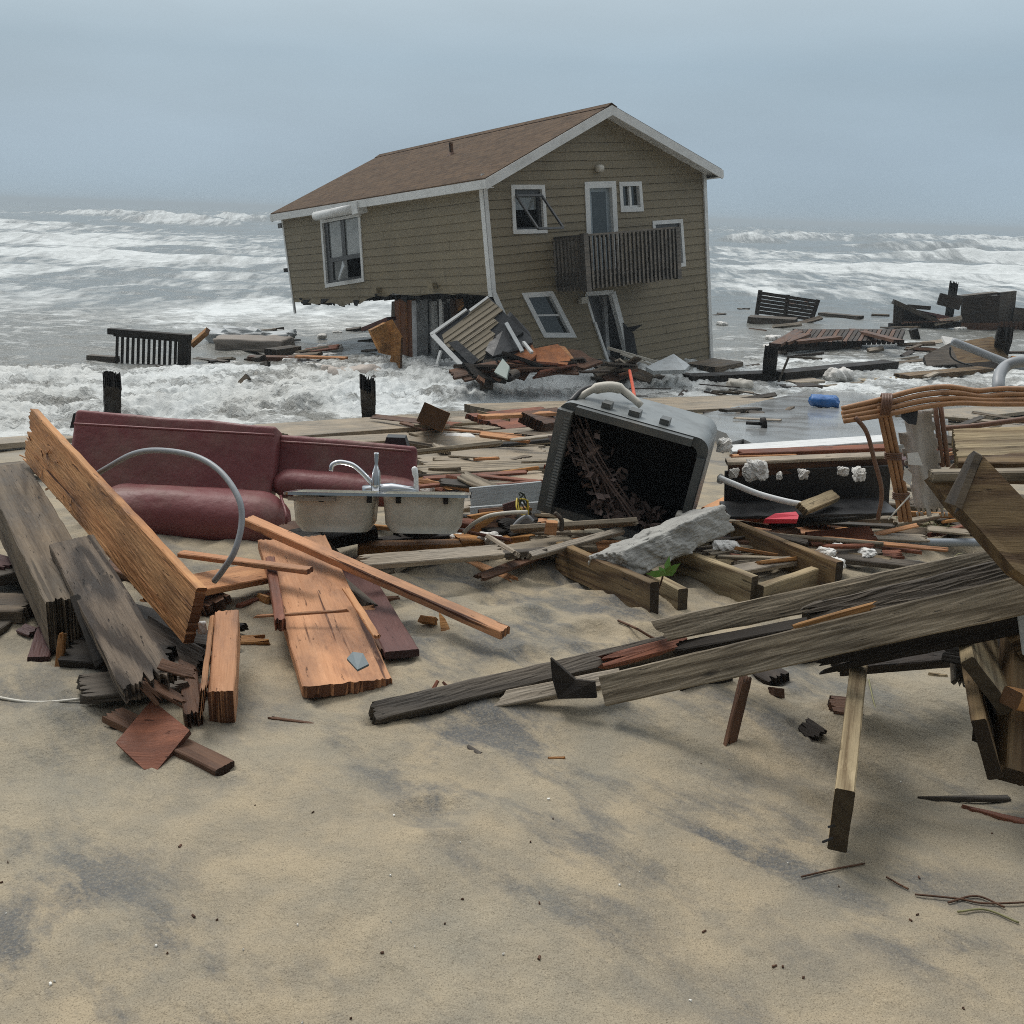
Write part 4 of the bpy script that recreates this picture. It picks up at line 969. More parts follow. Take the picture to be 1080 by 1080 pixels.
# ------------------------------------------------------------------ boards round the sink and the tub
board('floor_board', 'orange beam lying under the right bowl of the sink', G(378, 584, .05), G(486, 578, .05), .1, .085, M['honey'], cat='beam', rag=(.01, .01))
board('floor_board', 'orange block with dark slots right of the sink', G(482, 574, .06), G(560, 568, .06), .14, .07, M['honey'], cat='beam', rag=(.01, .03))
board('floor_board', 'short orange block with a dark end in front of the grey tub', G(543, 586, .05), G(620, 580, .05), .17, .075, M['orange'], cat='beam', rag=(.005, .03), chip=.0018)
board('floor_board', 'long orange board reaching back under the grey tub', G(600, 580, .06), G(690, 578, .05), .13, .05, M['orange'], cat='board', rag=(.03, .03))
board('plank_scrap', 'brown board tip lying at the foot of the grey tub', G(528, 586, .09), G(604, 572, .12), .16, .025, M['grey_tan'], cat='plank scrap', rag=(.06, .02))
board('plank_scrap', 'black strip in the sand behind the short orange block', G(470, 594, .01), G(545, 592, .01), .08, .02, M['blackrot'], cat='strip', rag=(.03, .03))
prism_obj('wood_chip', 'pale square chip at the end of the orange sink beam', 'chip', [G(474, 590, .03), G(486, 586, .04), G(487, 591, .0), G(476, 595, .0)], .01, M['honey'])
board('floor_board', 'tan board standing behind the bent grey pipe right of the sink', D(494, 553, 5.3), D(560, 543, 5.5), .1, .04, M['honey'], roll=80, cat='board', rag=(.01, .02))
for k, (a, b, lab) in enumerate((((400, 578), (462, 566), 'front blackened board under the gap between the sink bowls'), ((420, 570), (500, 560), 'rear blackened board under the right sink bowl'), ((300, 575), (375, 562), 'blackened board under the left sink bowl'), ((430, 564), (452, 556), 'short black block propping the right sink bowl'), ((340, 566), (395, 560), 'dark block propping the left sink bowl'))):
    board('plank_scrap', lab, G(*a, .05 + .02 * k), G(*b, .06 + .02 * k), .16, .06, M['blackrot'], 15 * (k % 3) - 10, cat='plank scrap', rag=(.05, .05))
for k, (a, b, lab) in enumerate((((512, 566), (556, 556), 'black board wedged beside the lower corner of the tub'), ((530, 560), (566, 552), 'dark rotten stub behind the short grey tube'), ((505, 552), (545, 548), 'brown slat behind the bent grey pipe'))):
    board('plank_scrap', lab, G(*a, .08 + .03 * k), G(*b, .1 + .03 * k), .14, .05, M['brown' if k == 2 else 'blackrot'], 25 * k, cat='plank scrap', rag=(.05, .05))
tube_obj('hose', 'thin grey pipe bending right of the sink bowls', 'hose', [D(489, 562, 5.1), D(500, 552, 5.1), D(516, 544, 5.1), D(536, 541, 5.1), D(556, 540, 5.15)], .011, M['offwhite'])
tube_obj('hose', 'short grey tube beside the lower corner of the tub', 'hose', [D(540, 558, 5.15), D(548, 549, 5.15), D(556, 545, 5.15), D(562, 550, 5.15)], .012, M['steelpipe'])
board('plank_scrap', 'grey brown board square behind the wires left of the tub', D(531, 539, 5.35), D(549, 533, 5.4), .075, .012, M['maroon'], roll=80, cat='board piece', rag=(.005, .01))
for k, (c, mm, lab) in enumerate((((.55, .42, .04), None, 'yellow tangled wire left of the tub'), ((.04, .05, .04), None, 'dark tangled wire left of the tub'))):
    rr = random.Random(20 + k); mt = plain('wire_coat_%s' % ('yellow', 'dark')[k], c, .5)
    tube_obj('wire', lab, 'wire', [D(551 + rr.uniform(-7, 7), 533 + rr.uniform(-13, 16), 5.25 + rr.uniform(-.06, .06)) for _ in range(11)], .004, mt, 6)
# grey tub on its side
TW, THh, TD = .82, .65, .6
TM = Matrix.Translation(D(655, 503, 5.32)) @ Matrix.Rotation(math.radians(-18), 4, 'Z') @ Matrix.Rotation(math.radians(10.5), 4, 'Y') @ Matrix.Rotation(math.radians(4), 4, 'X')
tub = tag(empty('plastic_tub', TM), 'big grey plastic tub on its side, dark mouth full of twigs', 'tub')
def tloop(w, h, r, y, n=6): return [(x, y, z) for x, z, _ in frect(-w / 2, w / 2, -h / 2, h / 2, r, 0, n)]
loops = [(TW, THh, .07, 0), (TW, THh, .07, .05), (TW * .985, THh * .98, .08, .06), (TW * .95, THh * .94, .09, TD - .1), (TW * .9, THh * .88, .1, TD - .02), (TW * .8, THh * .76, .1, TD)]
def loft(loops, cap=True, flip=False):
    mb = MB(); L = [tloop(*q) for q in loops]; n = len(L[0]); fs = []
    for k in range(len(L) - 1):
        fs += [(k * n + i, (k + 1) * n + i, (k + 1) * n + (i + 1) % n, k * n + (i + 1) % n) for i in range(n)]
    if cap: fs.append(tuple((len(L) - 1) * n + i for i in range(n)))
    if flip: fs = [f[::-1] for f in fs]
    return mb.add([p for l in L for p in l], fs)
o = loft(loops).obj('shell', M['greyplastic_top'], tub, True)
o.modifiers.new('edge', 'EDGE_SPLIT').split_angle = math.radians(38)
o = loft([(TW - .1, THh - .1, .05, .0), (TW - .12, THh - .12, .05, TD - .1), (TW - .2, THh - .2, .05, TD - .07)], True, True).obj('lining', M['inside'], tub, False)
fl = loft([(TW, THh, .07, -.004), (TW - .1, THh - .1, .05, -.004)], False, True); o = fl.obj('flange', M['greyplastic'], tub)
mb = MB(); mb.box(-TW / 2 + .004, -TW / 2 + .085, -.05, -.006, -THh / 2 + .02, THh / 2 - .04); mb.box(-TW / 2 + .1, TW / 2 - .09, -.045, -.006, THh / 2 - .045, THh / 2 - .004); mb.box(TW / 2 - .046, TW / 2 - .006, -.03, -.006, -THh / 2 + .1, THh / 2 - .1)
o = mb.obj('rib', M['greyplastic'], tub)
mb = MB()
for k in range(30): z = -THh / 2 + .06 + k * .0175; mb.box(-TW / 2 + .05, -TW / 2 + .08, -.054, -.05, z, z + .009)
mb.obj('tooth_rack', M['greyplastic_top'], tub)
for x, s in ((-.05, .06), (.12, .05), (-.2, .05)):
    mb = MB(); mb.box(x, x + s, .05, .12, THh / 2 - .012, THh / 2 + .03); mb.obj('lug', M['greyplastic'], tub)
mb = MB(); mb.tube(smooth_curve([(-.36, .15, THh / 2 - .02), (-.28, .2, THh / 2 + .05), (-.16, .24, THh / 2 + .075), (-.02, .22, THh / 2 + .02)], 6), [.02] * 6 + [.032] * 7 + [.02] * 6, 8); mb.obj('hinge_arm', M['offwhite'], tub, True)
mb = MB(); mb.tube(smooth_curve([(-.38, .08, THh / 2 - .03), (-.34, .2, THh / 2 + .03), (-.22, .3, THh / 2 + .06), (-.1, .34, THh / 2 + .01)], 6), .016, 8); mb.obj('hinge_arm', M['black'], tub, True)
mb = MB(); vs, fs = rbox(.09, .06, .08, .015, 2); mb.add([(v[0] + TW / 2 - .03, v[1] - .02, v[2] - THh / 2 + .2) for v in vs], fs); mb.obj('catch', M['offwhite'], tub, True)
# twigs and leaves lying in the tub
rr = random.Random(9)
mb = MB()
for k in range(16):
    a = Vector((-.30 + rr.uniform(-.05, .05), .0 + rr.uniform(0, .2), .16 + rr.uniform(-.12, .1))); b = Vector((rr.uniform(-.1, .16), rr.uniform(.0, .25), -.26 + rr.uniform(-.02, .08)))
    m_ = (a + b) / 2 + Vector((rr.uniform(-.04, .04), rr.uniform(-.04, .04), rr.uniform(-.03, .05)))
    mb.tube(smooth_curve([a, m_, b], 4), rr.uniform(.002, .005), 5)
tw = mobj('twig_bundle', mb.v, mb.f, M['leaf'], None, mw=TM); tag(tw, 'bundle of broken twigs with dried leaves inside the grey tub', 'twigs')
mb = MB()
for k in range(420):
    f = rr.random(); c = Vector((-.31 + f * .36 + rr.gauss(0, .05), rr.uniform(-.02, .2), .12 - f * .37 + rr.gauss(0, .05)))
    if k % 3 == 0: c = Vector((rr.uniform(-.1, .24), rr.uniform(-.0, .25), -.25 + rr.uniform(0, .05)))
    d = Vector((rr.uniform(-1, 1), rr.uniform(-1, 1), rr.uniform(-1, 1))).normalized() * rr.uniform(.012, .045); e_ = d.orthogonal().normalized() * rr.uniform(.006, .02)
    mb.add([c - d, c + e_, c + d, c - e_], [(0, 1, 2, 3)])
o = mobj('leaves', mb.v, mb.f, M['leaf'], tw); 
# items by the tub
prism_obj('brick_piece', 'small orange block leaning on the lower left corner of the tub', 'block', [D(576, 548, 5.0), D(588, 549, 5.0), D(586, 562, 5.0), D(574, 560, 5.0)], .05, M['orange'])
tube_obj('strip', 'curved grey strip beside the small orange block', 'strip', [D(585, 541, 5.02), D(592, 548, 5.02), D(592, 560, 5.02)], .012, M['darkgrey'], 6)
# concrete
vs, fs = rbox(.70, .26, .14, .012, 40); vs = [(v[0], v[1] * (1.0 if v[0] > -.1 else 1.05), v[2]) for v in vs]
vs, fs = rock(vs, fs, .026, 11, 3); vs, fs = rock(vs, fs, .012, 45, 8)
A_, B_ = D(640, 600, 4.5), D(752, 548, 4.95)
cm = frame_of(A_, B_, -22); cm.translation = (A_ + B_) / 2
o = mobj('concrete_chunk', vs, fs, M['concrete'], None, smooth=True, mw=cm); tag(o, 'broken slab of rough concrete propped up before the grey tub', 'concrete')
board('grained_board', 'dark board on edge with bold wavy grain half buried in sand', G(690, 634, .07), G(590, 588, .07), .155, .045, M['treated_dark'], roll=90, chip=.002)
board('grained_board', 'stub of pale lumber behind the near end of the bold grained board', G(720, 634, .055), G(672, 606, .06), .12, .05, M['treated'], roll=90, cat='lumber')
board('lumber', 'yellowish board on edge forming the left side of the open frame', G(795, 626, .06), G(708, 590, .08), .15, .045, M['treated'], roll=90, cat='lumber')
board('lumber', 'short board closing the near corner of the open frame', G(800, 630, .045), G(858, 608, .06), .1, .045, M['treated'], roll=90, cat='lumber')
board('lumber', 'long knotty board on edge forming the right side of the open frame', G(884, 612, .06), G(774, 566, .09), .17, .045, M['treated_dark'], roll=90, cat='lumber')
tube_obj('twig', 'bare twig standing beside a green leaf near the concrete slab', 'twig', [G(690, 632, .0), G(696, 616, .1), D(702, 598, 4.25)], .004, M['brown'], 6)
mb = MB(); c = D(702, 607, 4.2)
for k in range(9):
    a = k * .7; L = .05 + .02 * (k % 3); d = Vector((math.cos(a), .4 * math.sin(a), .5 + .4 * math.sin(k))).normalized()
    e_ = d.cross(Vector((0, -1, .3))).normalized() * .014; mb.add([c, c + d * L * .5 + e_, c + d * L, c + d * L * .5 - e_], [(0, 1, 2, 3)])
tag(mobj('green_leaves', [Vector(v) - c for v in mb.v], mb.f, M['green'], mw=Matrix.Translation(c)), 'bright green leaf sprig beside the concrete slab', 'leaves')
tube_obj('twig', 'forked dry twig on the sand left of the big beams', 'twig', [G(652, 655, .01), G(672, 662, .03), G(692, 667, .02), G(706, 664, .05)], .006, M['brown'], 6)

# ------------------------------------------------------------------ right: crossed beams
board('big_beam', 'long weathered beam across the right, near end lifted off the sand', D(638, 728, 3.18), D(1120, 618, 2.62), .105, .05, M['grey_tan'], roll=72, cat='beam', chip=.0018, rag=(.004, .02))
board('big_beam', 'dark split plank riding along the top of the long weathered beam', D(850, 656, 3.02), D(1120, 596, 2.78), .10, .05, M['darkgrey'], roll=60, cat='plank', rag=(.25, .02), chip=.005)
board('big_beam', 'pale splintered plank behind the long weathered beam', D(702, 664, 3.55), D(1120, 578, 3.05), .085, .045, M['grey_tan'], roll=70, cat='plank', rag=(.03, .04), chip=.0025, cut=(-.05, 0))
board('big_beam', 'dark rotten inner beam running between the pale planks', D(715, 688, 3.5), D(1110, 616, 2.85), .06, .06, M['blackrot'], roll=20, cat='beam', rag=(.05, .02))
board('big_beam', 'black wet lower beam under the right half of the long weathered beam', D(862, 697, 3.0), D(1130, 640, 2.66), .085, .05, M['blackrot'], roll=80, cat='beam', rag=(.12, .02))
board('plank_scrap', 'golden torn strip stuck to the face of the long weathered beam', D(838, 664, 2.93), D(925, 640, 2.86), .035, .02, M['honey'], roll=80, cat='splinter', rag=(.09, .04))
board('big_beam', 'long dark beam sloping down to a black tip on the sand', G(392, 754, .035), D(722, 678, 3.62), .075, .055, M['darkgrey'], roll=30, cat='beam', rag=(.02, .08), chip=.0025)
board('plank_scrap', 'rust red rotten length along the middle of the dark sloping beam', D(632, 700, 3.42), D(724, 676, 3.6), .05, .03, M['redbrown'], roll=35, cat='splinter', rag=(.12, .05))
board('plank_scrap', 'pale lath wedged in the sand beneath the dark sloping beam', G(518, 742, .02), D(655, 714, 3.28), .055, .04, M['pale'], roll=40, cat='lath', rag=(.01, .03), cut=(.06, 0))
prism_obj('shark_fin_splinter', 'black pointed splinter standing up at the near end of the long beam', 'splinter', [D(582, 693, 3.26), D(597, 706, 3.25), D(608, 716, 3.24), D(628, 718, 3.22), D(630, 735, 3.2), D(590, 736, 3.22), D(584, 715, 3.25)], .04, M['blackrot'])
board('post_plank', 'pale topped plank on edge running towards the camera under the beams', D(887, 866, 2.38), D(907, 688, 3.2), .205, .05, M['treated'], roll=90, cat='plank', chip=.0018)
pp = bpy.data.objects['post_plank']
for (a, b) in (((874, 872), (880, 871)), ((868, 888), (878, 884))):
    mb = MB(); mb.tube([D(b[0], b[1], 2.37), D(*a, 2.33)], .0035, 6); o = mobj('nail', mb.v, mb.f, M['black'], None); o.parent = pp; o.matrix_parent_inverse = pp.matrix_world.inverted()
board('plank_scrap', 'dark broken stick stuck upright in the sand below the beams', G(768, 792, -.01), D(787, 712, 3.15), .048, .02, M['brown'], roll=60, cat='stick', rag=(.04, .05))
board('plank_scrap', 'dark board lying in shadow under the crossing beams', G(820, 690, .03), G(890, 686, .03), .12, .03, M['darkgrey'], cat='plank scrap', rag=(.02, .03))
board('plank_scrap', 'black block under the middle of the long weathered beam', G(715, 722, .03), G(768, 714, .03), .05, .05, M['blackrot'], cat='block', rag=(.02, .02))
board('stud', 'leaning pale board with a dark end under the beams far right', D(1041, 724, 2.66), D(1026, 640, 3.25), .19, .04, M['treated'], roll=48, cat='lumber', chip=.0018)
board('stud', 'lower board on edge with a dark grained end far right', D(1041, 791, 2.56), D(1022, 690, 3.2), .185, .04, M['treated_dark'], roll=68, cat='lumber', chip=.0018)
board('stud', 'black beam behind the two leaning boards far right', D(1085, 735, 2.9), D(1055, 650, 3.4), .22, .08, M['blackrot'], roll=60, cat='lumber')
board('stud', 'dark plank at the right frame edge under the beams', D(1085, 690, 2.8), D(1055, 625, 3.3), .17, .05, M['treated_dark'], roll=52, cat='lumber', rag=(.03, 0))
board('stud', 'small tan stub poking in at the right frame edge', D(1066, 736, 2.62), D(1110, 744, 2.7), .06, .05, M['honey'], roll=0, cat='stub')
prism_obj('pale_sheet', 'pale torn sheet hanging at the right frame edge under the beams', 'sheet', [D(1070, 628, 2.7), D(1095, 622, 2.7), D(1095, 700, 2.66), D(1078, 690, 2.66)], .006, M['sheet_grey'])
board('splinter', 'dark tapering stick lying level on the sand far right', G(1064, 842, .012), G(968, 842, .008), .026, .018, M['darkgrey'], cat='stick', rag=(.01, .02), taper=.25)
board('splinter', 'red brown pointed shingle piece on the sand at the right edge', G(1100, 872, .012), G(1012, 851, .012), .04, .012, M['redbrown'], cat='shingle', rag=(.02, .05), taper=.4, cut=(0, .05))
# big pointed timber ends
def slabpoly(name, label, cat, pts, th, mat): return prism_obj(name, label, cat, [D(*p) for p in pts], th, mat)
tp = slabpoly('pointed_timber', 'amber timber end cut to a point at the right frame edge', 'timber', [(1037, 481, 2.62), (1014, 536, 2.55), (1070, 600, 2.45), (1130, 640, 2.4), (1150, 600, 2.45)], .055, M['treated_dark'])
tp2 = prism_obj('end_grain', None, None, [D(1034, 479, 2.63), D(1036, 481, 2.615), D(1014, 537, 2.545), D(1003, 533, 2.6), D(1028, 484, 2.66)], .02, M['grey'], parent=tp)
slabpoly('cut_timber', 'second timber end with slanted cut just left of the pointed one', 'timber', [(980, 503, 2.85), (1004, 535, 2.8), (1060, 588, 2.75), (1100, 560, 2.75), (1040, 500, 2.85)], .05, M['treated_dark'])
board('stacked_board', 'grey top edge of a board above the slanted timber end', D(980, 502, 2.86), D(1100, 500, 2.8), .05, .03, M['grey_tan'], cat='board', rag=(.01, .01))
board('stacked_board', 'uppermost tan board stacked at the right edge by the rattan chair', D(1006, 474, 3.4), D(1130, 470, 3.3), .16, .06, M['treated'], roll=25, cat='board', rag=(.01, .01))
board('stacked_board', 'lower tan board stacked at the right edge by the rattan chair', D(1012, 490, 3.35), D(1130, 492, 3.2), .12, .08, M['treated_dark'], roll=15, cat='board', rag=(.01, .01))
prism_obj('wedge_board', 'dark triangular board end behind the stacked tan boards', 'board', [D(1018, 476, 3.5), D(996, 500, 3.45), D(1040, 500, 3.45)], .04, M['treated_dark'])

# dark wreckage packed under the beams at the right edge, and under the left heap
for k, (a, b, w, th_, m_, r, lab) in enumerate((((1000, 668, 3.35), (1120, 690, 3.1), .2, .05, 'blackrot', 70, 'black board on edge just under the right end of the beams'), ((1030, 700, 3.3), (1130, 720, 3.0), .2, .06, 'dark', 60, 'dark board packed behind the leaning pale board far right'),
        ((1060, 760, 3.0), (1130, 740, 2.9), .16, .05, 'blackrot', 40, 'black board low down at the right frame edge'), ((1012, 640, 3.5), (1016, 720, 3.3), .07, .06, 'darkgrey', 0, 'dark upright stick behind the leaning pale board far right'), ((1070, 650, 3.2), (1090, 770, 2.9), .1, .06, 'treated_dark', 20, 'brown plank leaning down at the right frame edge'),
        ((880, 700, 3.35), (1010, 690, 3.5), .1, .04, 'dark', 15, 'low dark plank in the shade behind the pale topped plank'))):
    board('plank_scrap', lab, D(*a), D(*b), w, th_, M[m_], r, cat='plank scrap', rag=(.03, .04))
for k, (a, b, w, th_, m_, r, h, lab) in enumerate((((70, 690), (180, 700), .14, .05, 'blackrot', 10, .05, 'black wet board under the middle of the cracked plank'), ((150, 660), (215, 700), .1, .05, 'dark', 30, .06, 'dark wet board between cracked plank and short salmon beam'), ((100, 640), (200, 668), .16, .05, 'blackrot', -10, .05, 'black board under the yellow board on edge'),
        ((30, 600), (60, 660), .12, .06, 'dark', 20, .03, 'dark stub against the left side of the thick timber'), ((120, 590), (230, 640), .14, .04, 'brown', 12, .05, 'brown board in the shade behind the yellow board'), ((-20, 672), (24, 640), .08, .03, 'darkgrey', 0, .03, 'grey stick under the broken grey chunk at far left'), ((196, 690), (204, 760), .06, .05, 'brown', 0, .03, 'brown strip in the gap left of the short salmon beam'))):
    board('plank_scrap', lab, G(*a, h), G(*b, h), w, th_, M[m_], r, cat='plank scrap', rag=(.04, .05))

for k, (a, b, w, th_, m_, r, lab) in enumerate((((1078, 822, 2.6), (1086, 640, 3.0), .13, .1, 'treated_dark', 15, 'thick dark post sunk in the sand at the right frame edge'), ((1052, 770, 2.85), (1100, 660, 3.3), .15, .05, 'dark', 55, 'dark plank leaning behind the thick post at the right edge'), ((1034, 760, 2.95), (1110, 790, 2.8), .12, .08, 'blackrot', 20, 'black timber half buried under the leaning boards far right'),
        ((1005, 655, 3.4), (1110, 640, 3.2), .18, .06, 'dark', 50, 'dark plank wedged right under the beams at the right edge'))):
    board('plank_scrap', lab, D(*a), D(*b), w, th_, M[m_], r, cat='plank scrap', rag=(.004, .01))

# ------------------------------------------------------------------ rattan chair frame
cane = plain('rattan_cane', (.36, .185, .085), .4, .3, 14, .25, dirt=(.14, .065, .03), dirt_amt=.6, dscale=9)
cane_d = plain('dark_rattan', (.15, .075, .045), .45, .3, 14, .25)
chair = tag(empty('rattan_chair', G(955, 556)), 'broken rattan chair frame with torn pale cloth', 'chair')
def chob(mb, name, mat, smooth=True):
    o = mobj(name, mb.v, mb.f, mat, None, smooth=smooth); o.parent = chair; o.matrix_parent_inverse = chair.matrix_world.inverted(); return o
RY = 4.95
for k, pts in enumerate(([(888, 431), (930, 421), (968, 411), (1000, 408), (1030, 412), (1060, 410), (1100, 411)], [(888, 436), (930, 427), (970, 417), (1005, 414), (1035, 418), (1060, 416), (1100, 416)],
            [(889, 440), (932, 432), (972, 423), (1008, 420), (1040, 422), (1100, 421)], [(890, 444), (935, 437), (975, 429), (1010, 425), (1045, 426), (1100, 426)])):
    mb = MB(); mb.tube(smooth_curve([D(a, b, RY - .012 * k + .0004 * (a - 880)) for a, b in pts], 6), .0135, 9); chob(mb, 'arm_cane', cane)
for dx in (-5, 0, 5):
    mb = MB(); mb.tube(smooth_curve([D(931 + dx, 428, RY), D(940 + dx, 470, RY), D(950 + dx, 520, RY + .02), D(955 + dx, 550, RY + .04)], 5), .0115, 8); chob(mb, 'post_cane', cane)
for dx in (0, 6):
    mb = MB(); mb.tube([D(986 + dx, 428, RY + .1), D(994 + dx, 492, RY + .1)], .013, 8); chob(mb, 'post_cane', cane_d)
mb = MB(); mb.tube(smooth_curve([D(993, 452, RY + .15), D(1030, 449, RY + .15), D(1100, 439, RY + .2)], 5), .014, 8); chob(mb, 'stretcher', cane_d)
mb = MB(); mb.tube(smooth_curve([D(902, 440, RY - .04), D(914, 456, RY - .04), D(922, 485, RY - .04), D(930, 518, RY - .04), D(926, 548, RY - .02)], 6), .011, 8); chob(mb, 'bent_cane', cane_d)
mb = MB(); rr = random.Random(4)
for k in range(7): 
    c = D(929 + k * 1.6, 427, RY); pts = [c + Vector((.012 * math.cos(a) , .05 * math.cos(a), .055 * math.sin(a))) for a in [i * math.pi / 5 for i in range(11)]]; mb.tube(pts, .0045, 5)
chob(mb, 'binding', cane_d)
for py in (478, 520):
    mb = MB()
    for k in range(4):
        c = D(942 + (py - 478) * .2, py + k * 2, RY); pts = [c + Vector((.042 * math.cos(a), .022 * math.sin(a), .0)) for a in [i * math.pi / 5 for i in range(11)]]; mb.tube(pts, .004, 5)
    chob(mb, 'binding', cane_d)
# torn cloth on the chair
nx, ny = 14, 26; vs = []; fs = []
for j in range(ny + 1):
    for i in range(nx + 1):
        u, v = i / nx, j / ny; L = (944 + 22 * v, 436 + 108 * v); R_ = (984 + 16 * v, 432 + 113 * v)
        p = D(L[0] + (R_[0] - L[0]) * u, L[1] + (R_[1] - L[1]) * u, RY + .08 + .03 * math.sin(u * 9 + v * 2)); vs.append(p + Vector((0, .02 * float(fbm(u * 3, v * 3, 3, 5)), 0)))
rr = random.Random(6)
for j in range(ny):
    for i in range(nx):
        hole = (i < 3 and j < 5 and i + j > 1) or (i == 0 and rr.random() < .5) or (i == nx - 1 and rr.random() < .4) or (j >= ny - 2 and rr.random() < .4)
        if not hole: a = j * (nx + 1) + i; fs.append((a, a + nx + 1, a + nx + 2, a + 1))
clothm = plain('stained_cloth', (.40, .37, .335), .85, .15, 5, .5, dirt=(.22, .19, .16), dirt_amt=.6, dscale=3, bscale=20, bd=.01)
mb = MB(); mb.v = vs; mb.f = fs; o = chob(mb, 'torn_cloth', clothm); m_ = o.modifiers.new('thick', 'SOLIDIFY'); m_.thickness = .004
prism_obj('white_rag', 'small white rag caught on the rattan chair cloth', 'rag', [D(957, 478, RY - .0), D(968, 477, RY), D(973, 491, RY - .02), D(958, 490, RY - .01)], .004, M['cloth_white'])
prism_obj('white_rag', 'lower white shred hanging beside the rattan post', 'rag', [D(954, 492, RY), D(962, 500, RY), D(960, 512, RY - .01), D(952, 506, RY)], .004, M['cloth_white'])
prism_obj('dark_rag', 'dark cloth flap hanging under the rattan arm', 'rag', [D(950, 432, RY + .02), D(968, 430, RY + .02), D(966, 448, RY), D(958, 447, RY), D(950, 440, RY)], .006, M['membrane'])
# ------------------------------------------------------------------ cabinet wreck between tub and rattan chair
cab = tag(empty('cabinet', G(850, 540)), 'wrecked dark cabinet lying open between grey tub and rattan chair', 'cabinet')
def cb(name, A, B, w, t, mat, roll=0, **k): return board(name, None, A, B, w, t, mat, roll, parent=cab, **k)
cb('back_panel', D(764, 518, 5.7), D(938, 512, 5.7), .24, .02, M['black'], 90)
cb('bottom_panel', D(764, 538, 5.5), D(938, 534, 5.5), .3, .02, M['black'], 0)
cb('shelf', D(766, 487, 5.62), D(934, 480, 5.7), .05, .022, M['pale'], 20)
cb('side_panel', D(768, 495, 5.68), D(936, 488, 5.74), .085, .02, M['brown'], 84)
cb('shelf', D(778, 479, 5.75), D(934, 473, 5.8), .06, .035, M['redbrown'], 12, rag=(.03, .02))
cb('shelf', D(770, 482, 5.72), D(840, 480, 5.74), .04, .02, M['orange'], 12, rag=(.03, .02))
board('trim_strip', 'long white trim strip on top of the wrecked cabinet', D(770, 475, 5.9), D(934, 464, 6.0), .09, .03, M['white'], 14, cat='trim', rag=(.01, .02))
for i, (px, py, s, lab) in enumerate(((797, 496, .12, 'largest crumpled white paper on the wrecked cabinet'), (774, 499, .055, 'small white paper scrap at the left end of the cabinet'), (822, 502, .045, 'white scrap just right of the largest crumpled paper'), (847, 500, .06, 'white scrap in the middle of the cabinet front'), (889, 497, .055, 'white scrap at the right part of the cabinet front'), (764, 470, .08, 'white wad beside the upper corner of the grey tub'), (760, 505, .05, 'torn white scrap beside the tub flank'), (906, 500, .08, 'grey white wad at the right end of the cabinet'))):
    lumpy('crumpled_paper', lab, 'paper', D(px, py, 5.55), (s, s * .6, s * .9), M['cloth_white'], 30 + i, i * 40, .38, smooth=False)
tube_obj('white_pipe', 'bent white plastic pipe in front of the wrecked cabinet', 'pipe', [D(758, 504, 5.3), D(775, 511, 5.3), D(800, 521, 5.3), D(830, 529, 5.3), D(858, 534, 5.32)], .0165, M['white'], 12)
board('lumber', 'short tan stick leaning inside the dark cabinet', D(845, 537, 5.25), D(880, 523, 5.5), .07, .04, M['treated'], cat='stick', rag=(.01, .01), roll=30)
board('plank_scrap', 'orange board corner between tub flank and white pipe', G(756, 540, .12), G(792, 522, .12), .2, .03, M['orange'], cat='board piece', rag=(.02, .03))
board('long_plank', 'grey rounded plank along the foot of the wrecked cabinet', G(764, 550, .07), G(938, 548, .07), .09, .06, M['grey_tan'], cat='plank', rag=(.03, .03))
board('long_plank', 'dark plank under the grey rounded plank', G(764, 558, .03), G(925, 552, .03), .14, .03, M['darkgrey'], cat='plank', rag=(.03, .03))
board('plywood_offcut', 'orange plywood offcut under the red plastic piece', G(786, 564, .05), G(880, 558, .05), .17, .02, M['pink'], cat='plywood', rag=(.05, .05))
prism_obj('red_plastic', 'bright red plastic flap by the cabinet foot', 'plastic piece', [D(805, 552, 5.02), D(816, 546, 5.05), D(838, 544, 5.08), D(841, 548, 5.05), D(840, 552, 5.02)], .03, M['red'])
for i, (a, b, lab) in enumerate((((776, 586, .04), (940, 556, .07), 'upper of the thin grey slats right of the open frame'), ((776, 592, .03), (930, 566, .05), 'second thin grey slat right of the open frame'), ((745, 584, .05), (800, 577, .05), 'thin grey slat behind the open frame top'), ((740, 592, .03), (790, 588, .03), 'lower thin grey slat behind the open frame'), ((750, 570, .07), (800, 568, .07), 'maroon slat behind the concrete slab tip'))):
    board('slat', lab, G(*a), G(*b), .07, .022, M['maroon'] if i == 4 else M['grey_tan'], cat='slat', rag=(.03, .03))
tube_obj('grey_pipe', 'straight grey plastic pipe lying on the sand beside the grass', 'pipe', [G(850, 571, .04), G(945, 573, .05), G(1044, 574, .05)], .024, M['pvc'], 14, sm=4)
mb = MB(); c = G(849, 571, .04)
tube_obj('white_stick', 'thin white rod slanting against the rattan post', 'rod', [D(937, 548, 4.85), D(960, 522, 4.9)], .004, M['offwhite'], 6, sm=0)
rr = random.Random(12)
def grass(name, label, cx, cy, n, spx, spy, mat, hmin=.05, hmax=.2):
    base = G(cx, cy); mb = MB()
    for k in range(n):
        p = G(cx + rr.gauss(0, spx), cy + rr.gauss(0, spy), .005); az = rr.uniform(0, 6.28); L = rr.uniform(hmin, hmax); el = rr.uniform(.0, .6)
        d = Vector((math.cos(az) * math.cos(el), math.sin(az) * math.cos(el) * .6, math.sin(el))); w = Vector((-d.y, d.x, .3)).normalized() * rr.uniform(.002, .004)
        q = p + d * L * .5 + Vector((0, 0, .015)); e_ = p + d * L
        mb.add([p - w - base, p + w - base, q + w * .8 - base, q - w * .8 - base, e_ - base], [(0, 1, 2, 3), (3, 2, 4)])
    return tag(mobj(name, mb.v, mb.f, mat, mw=Matrix.Translation(base)), label, 'grass', kind='stuff')
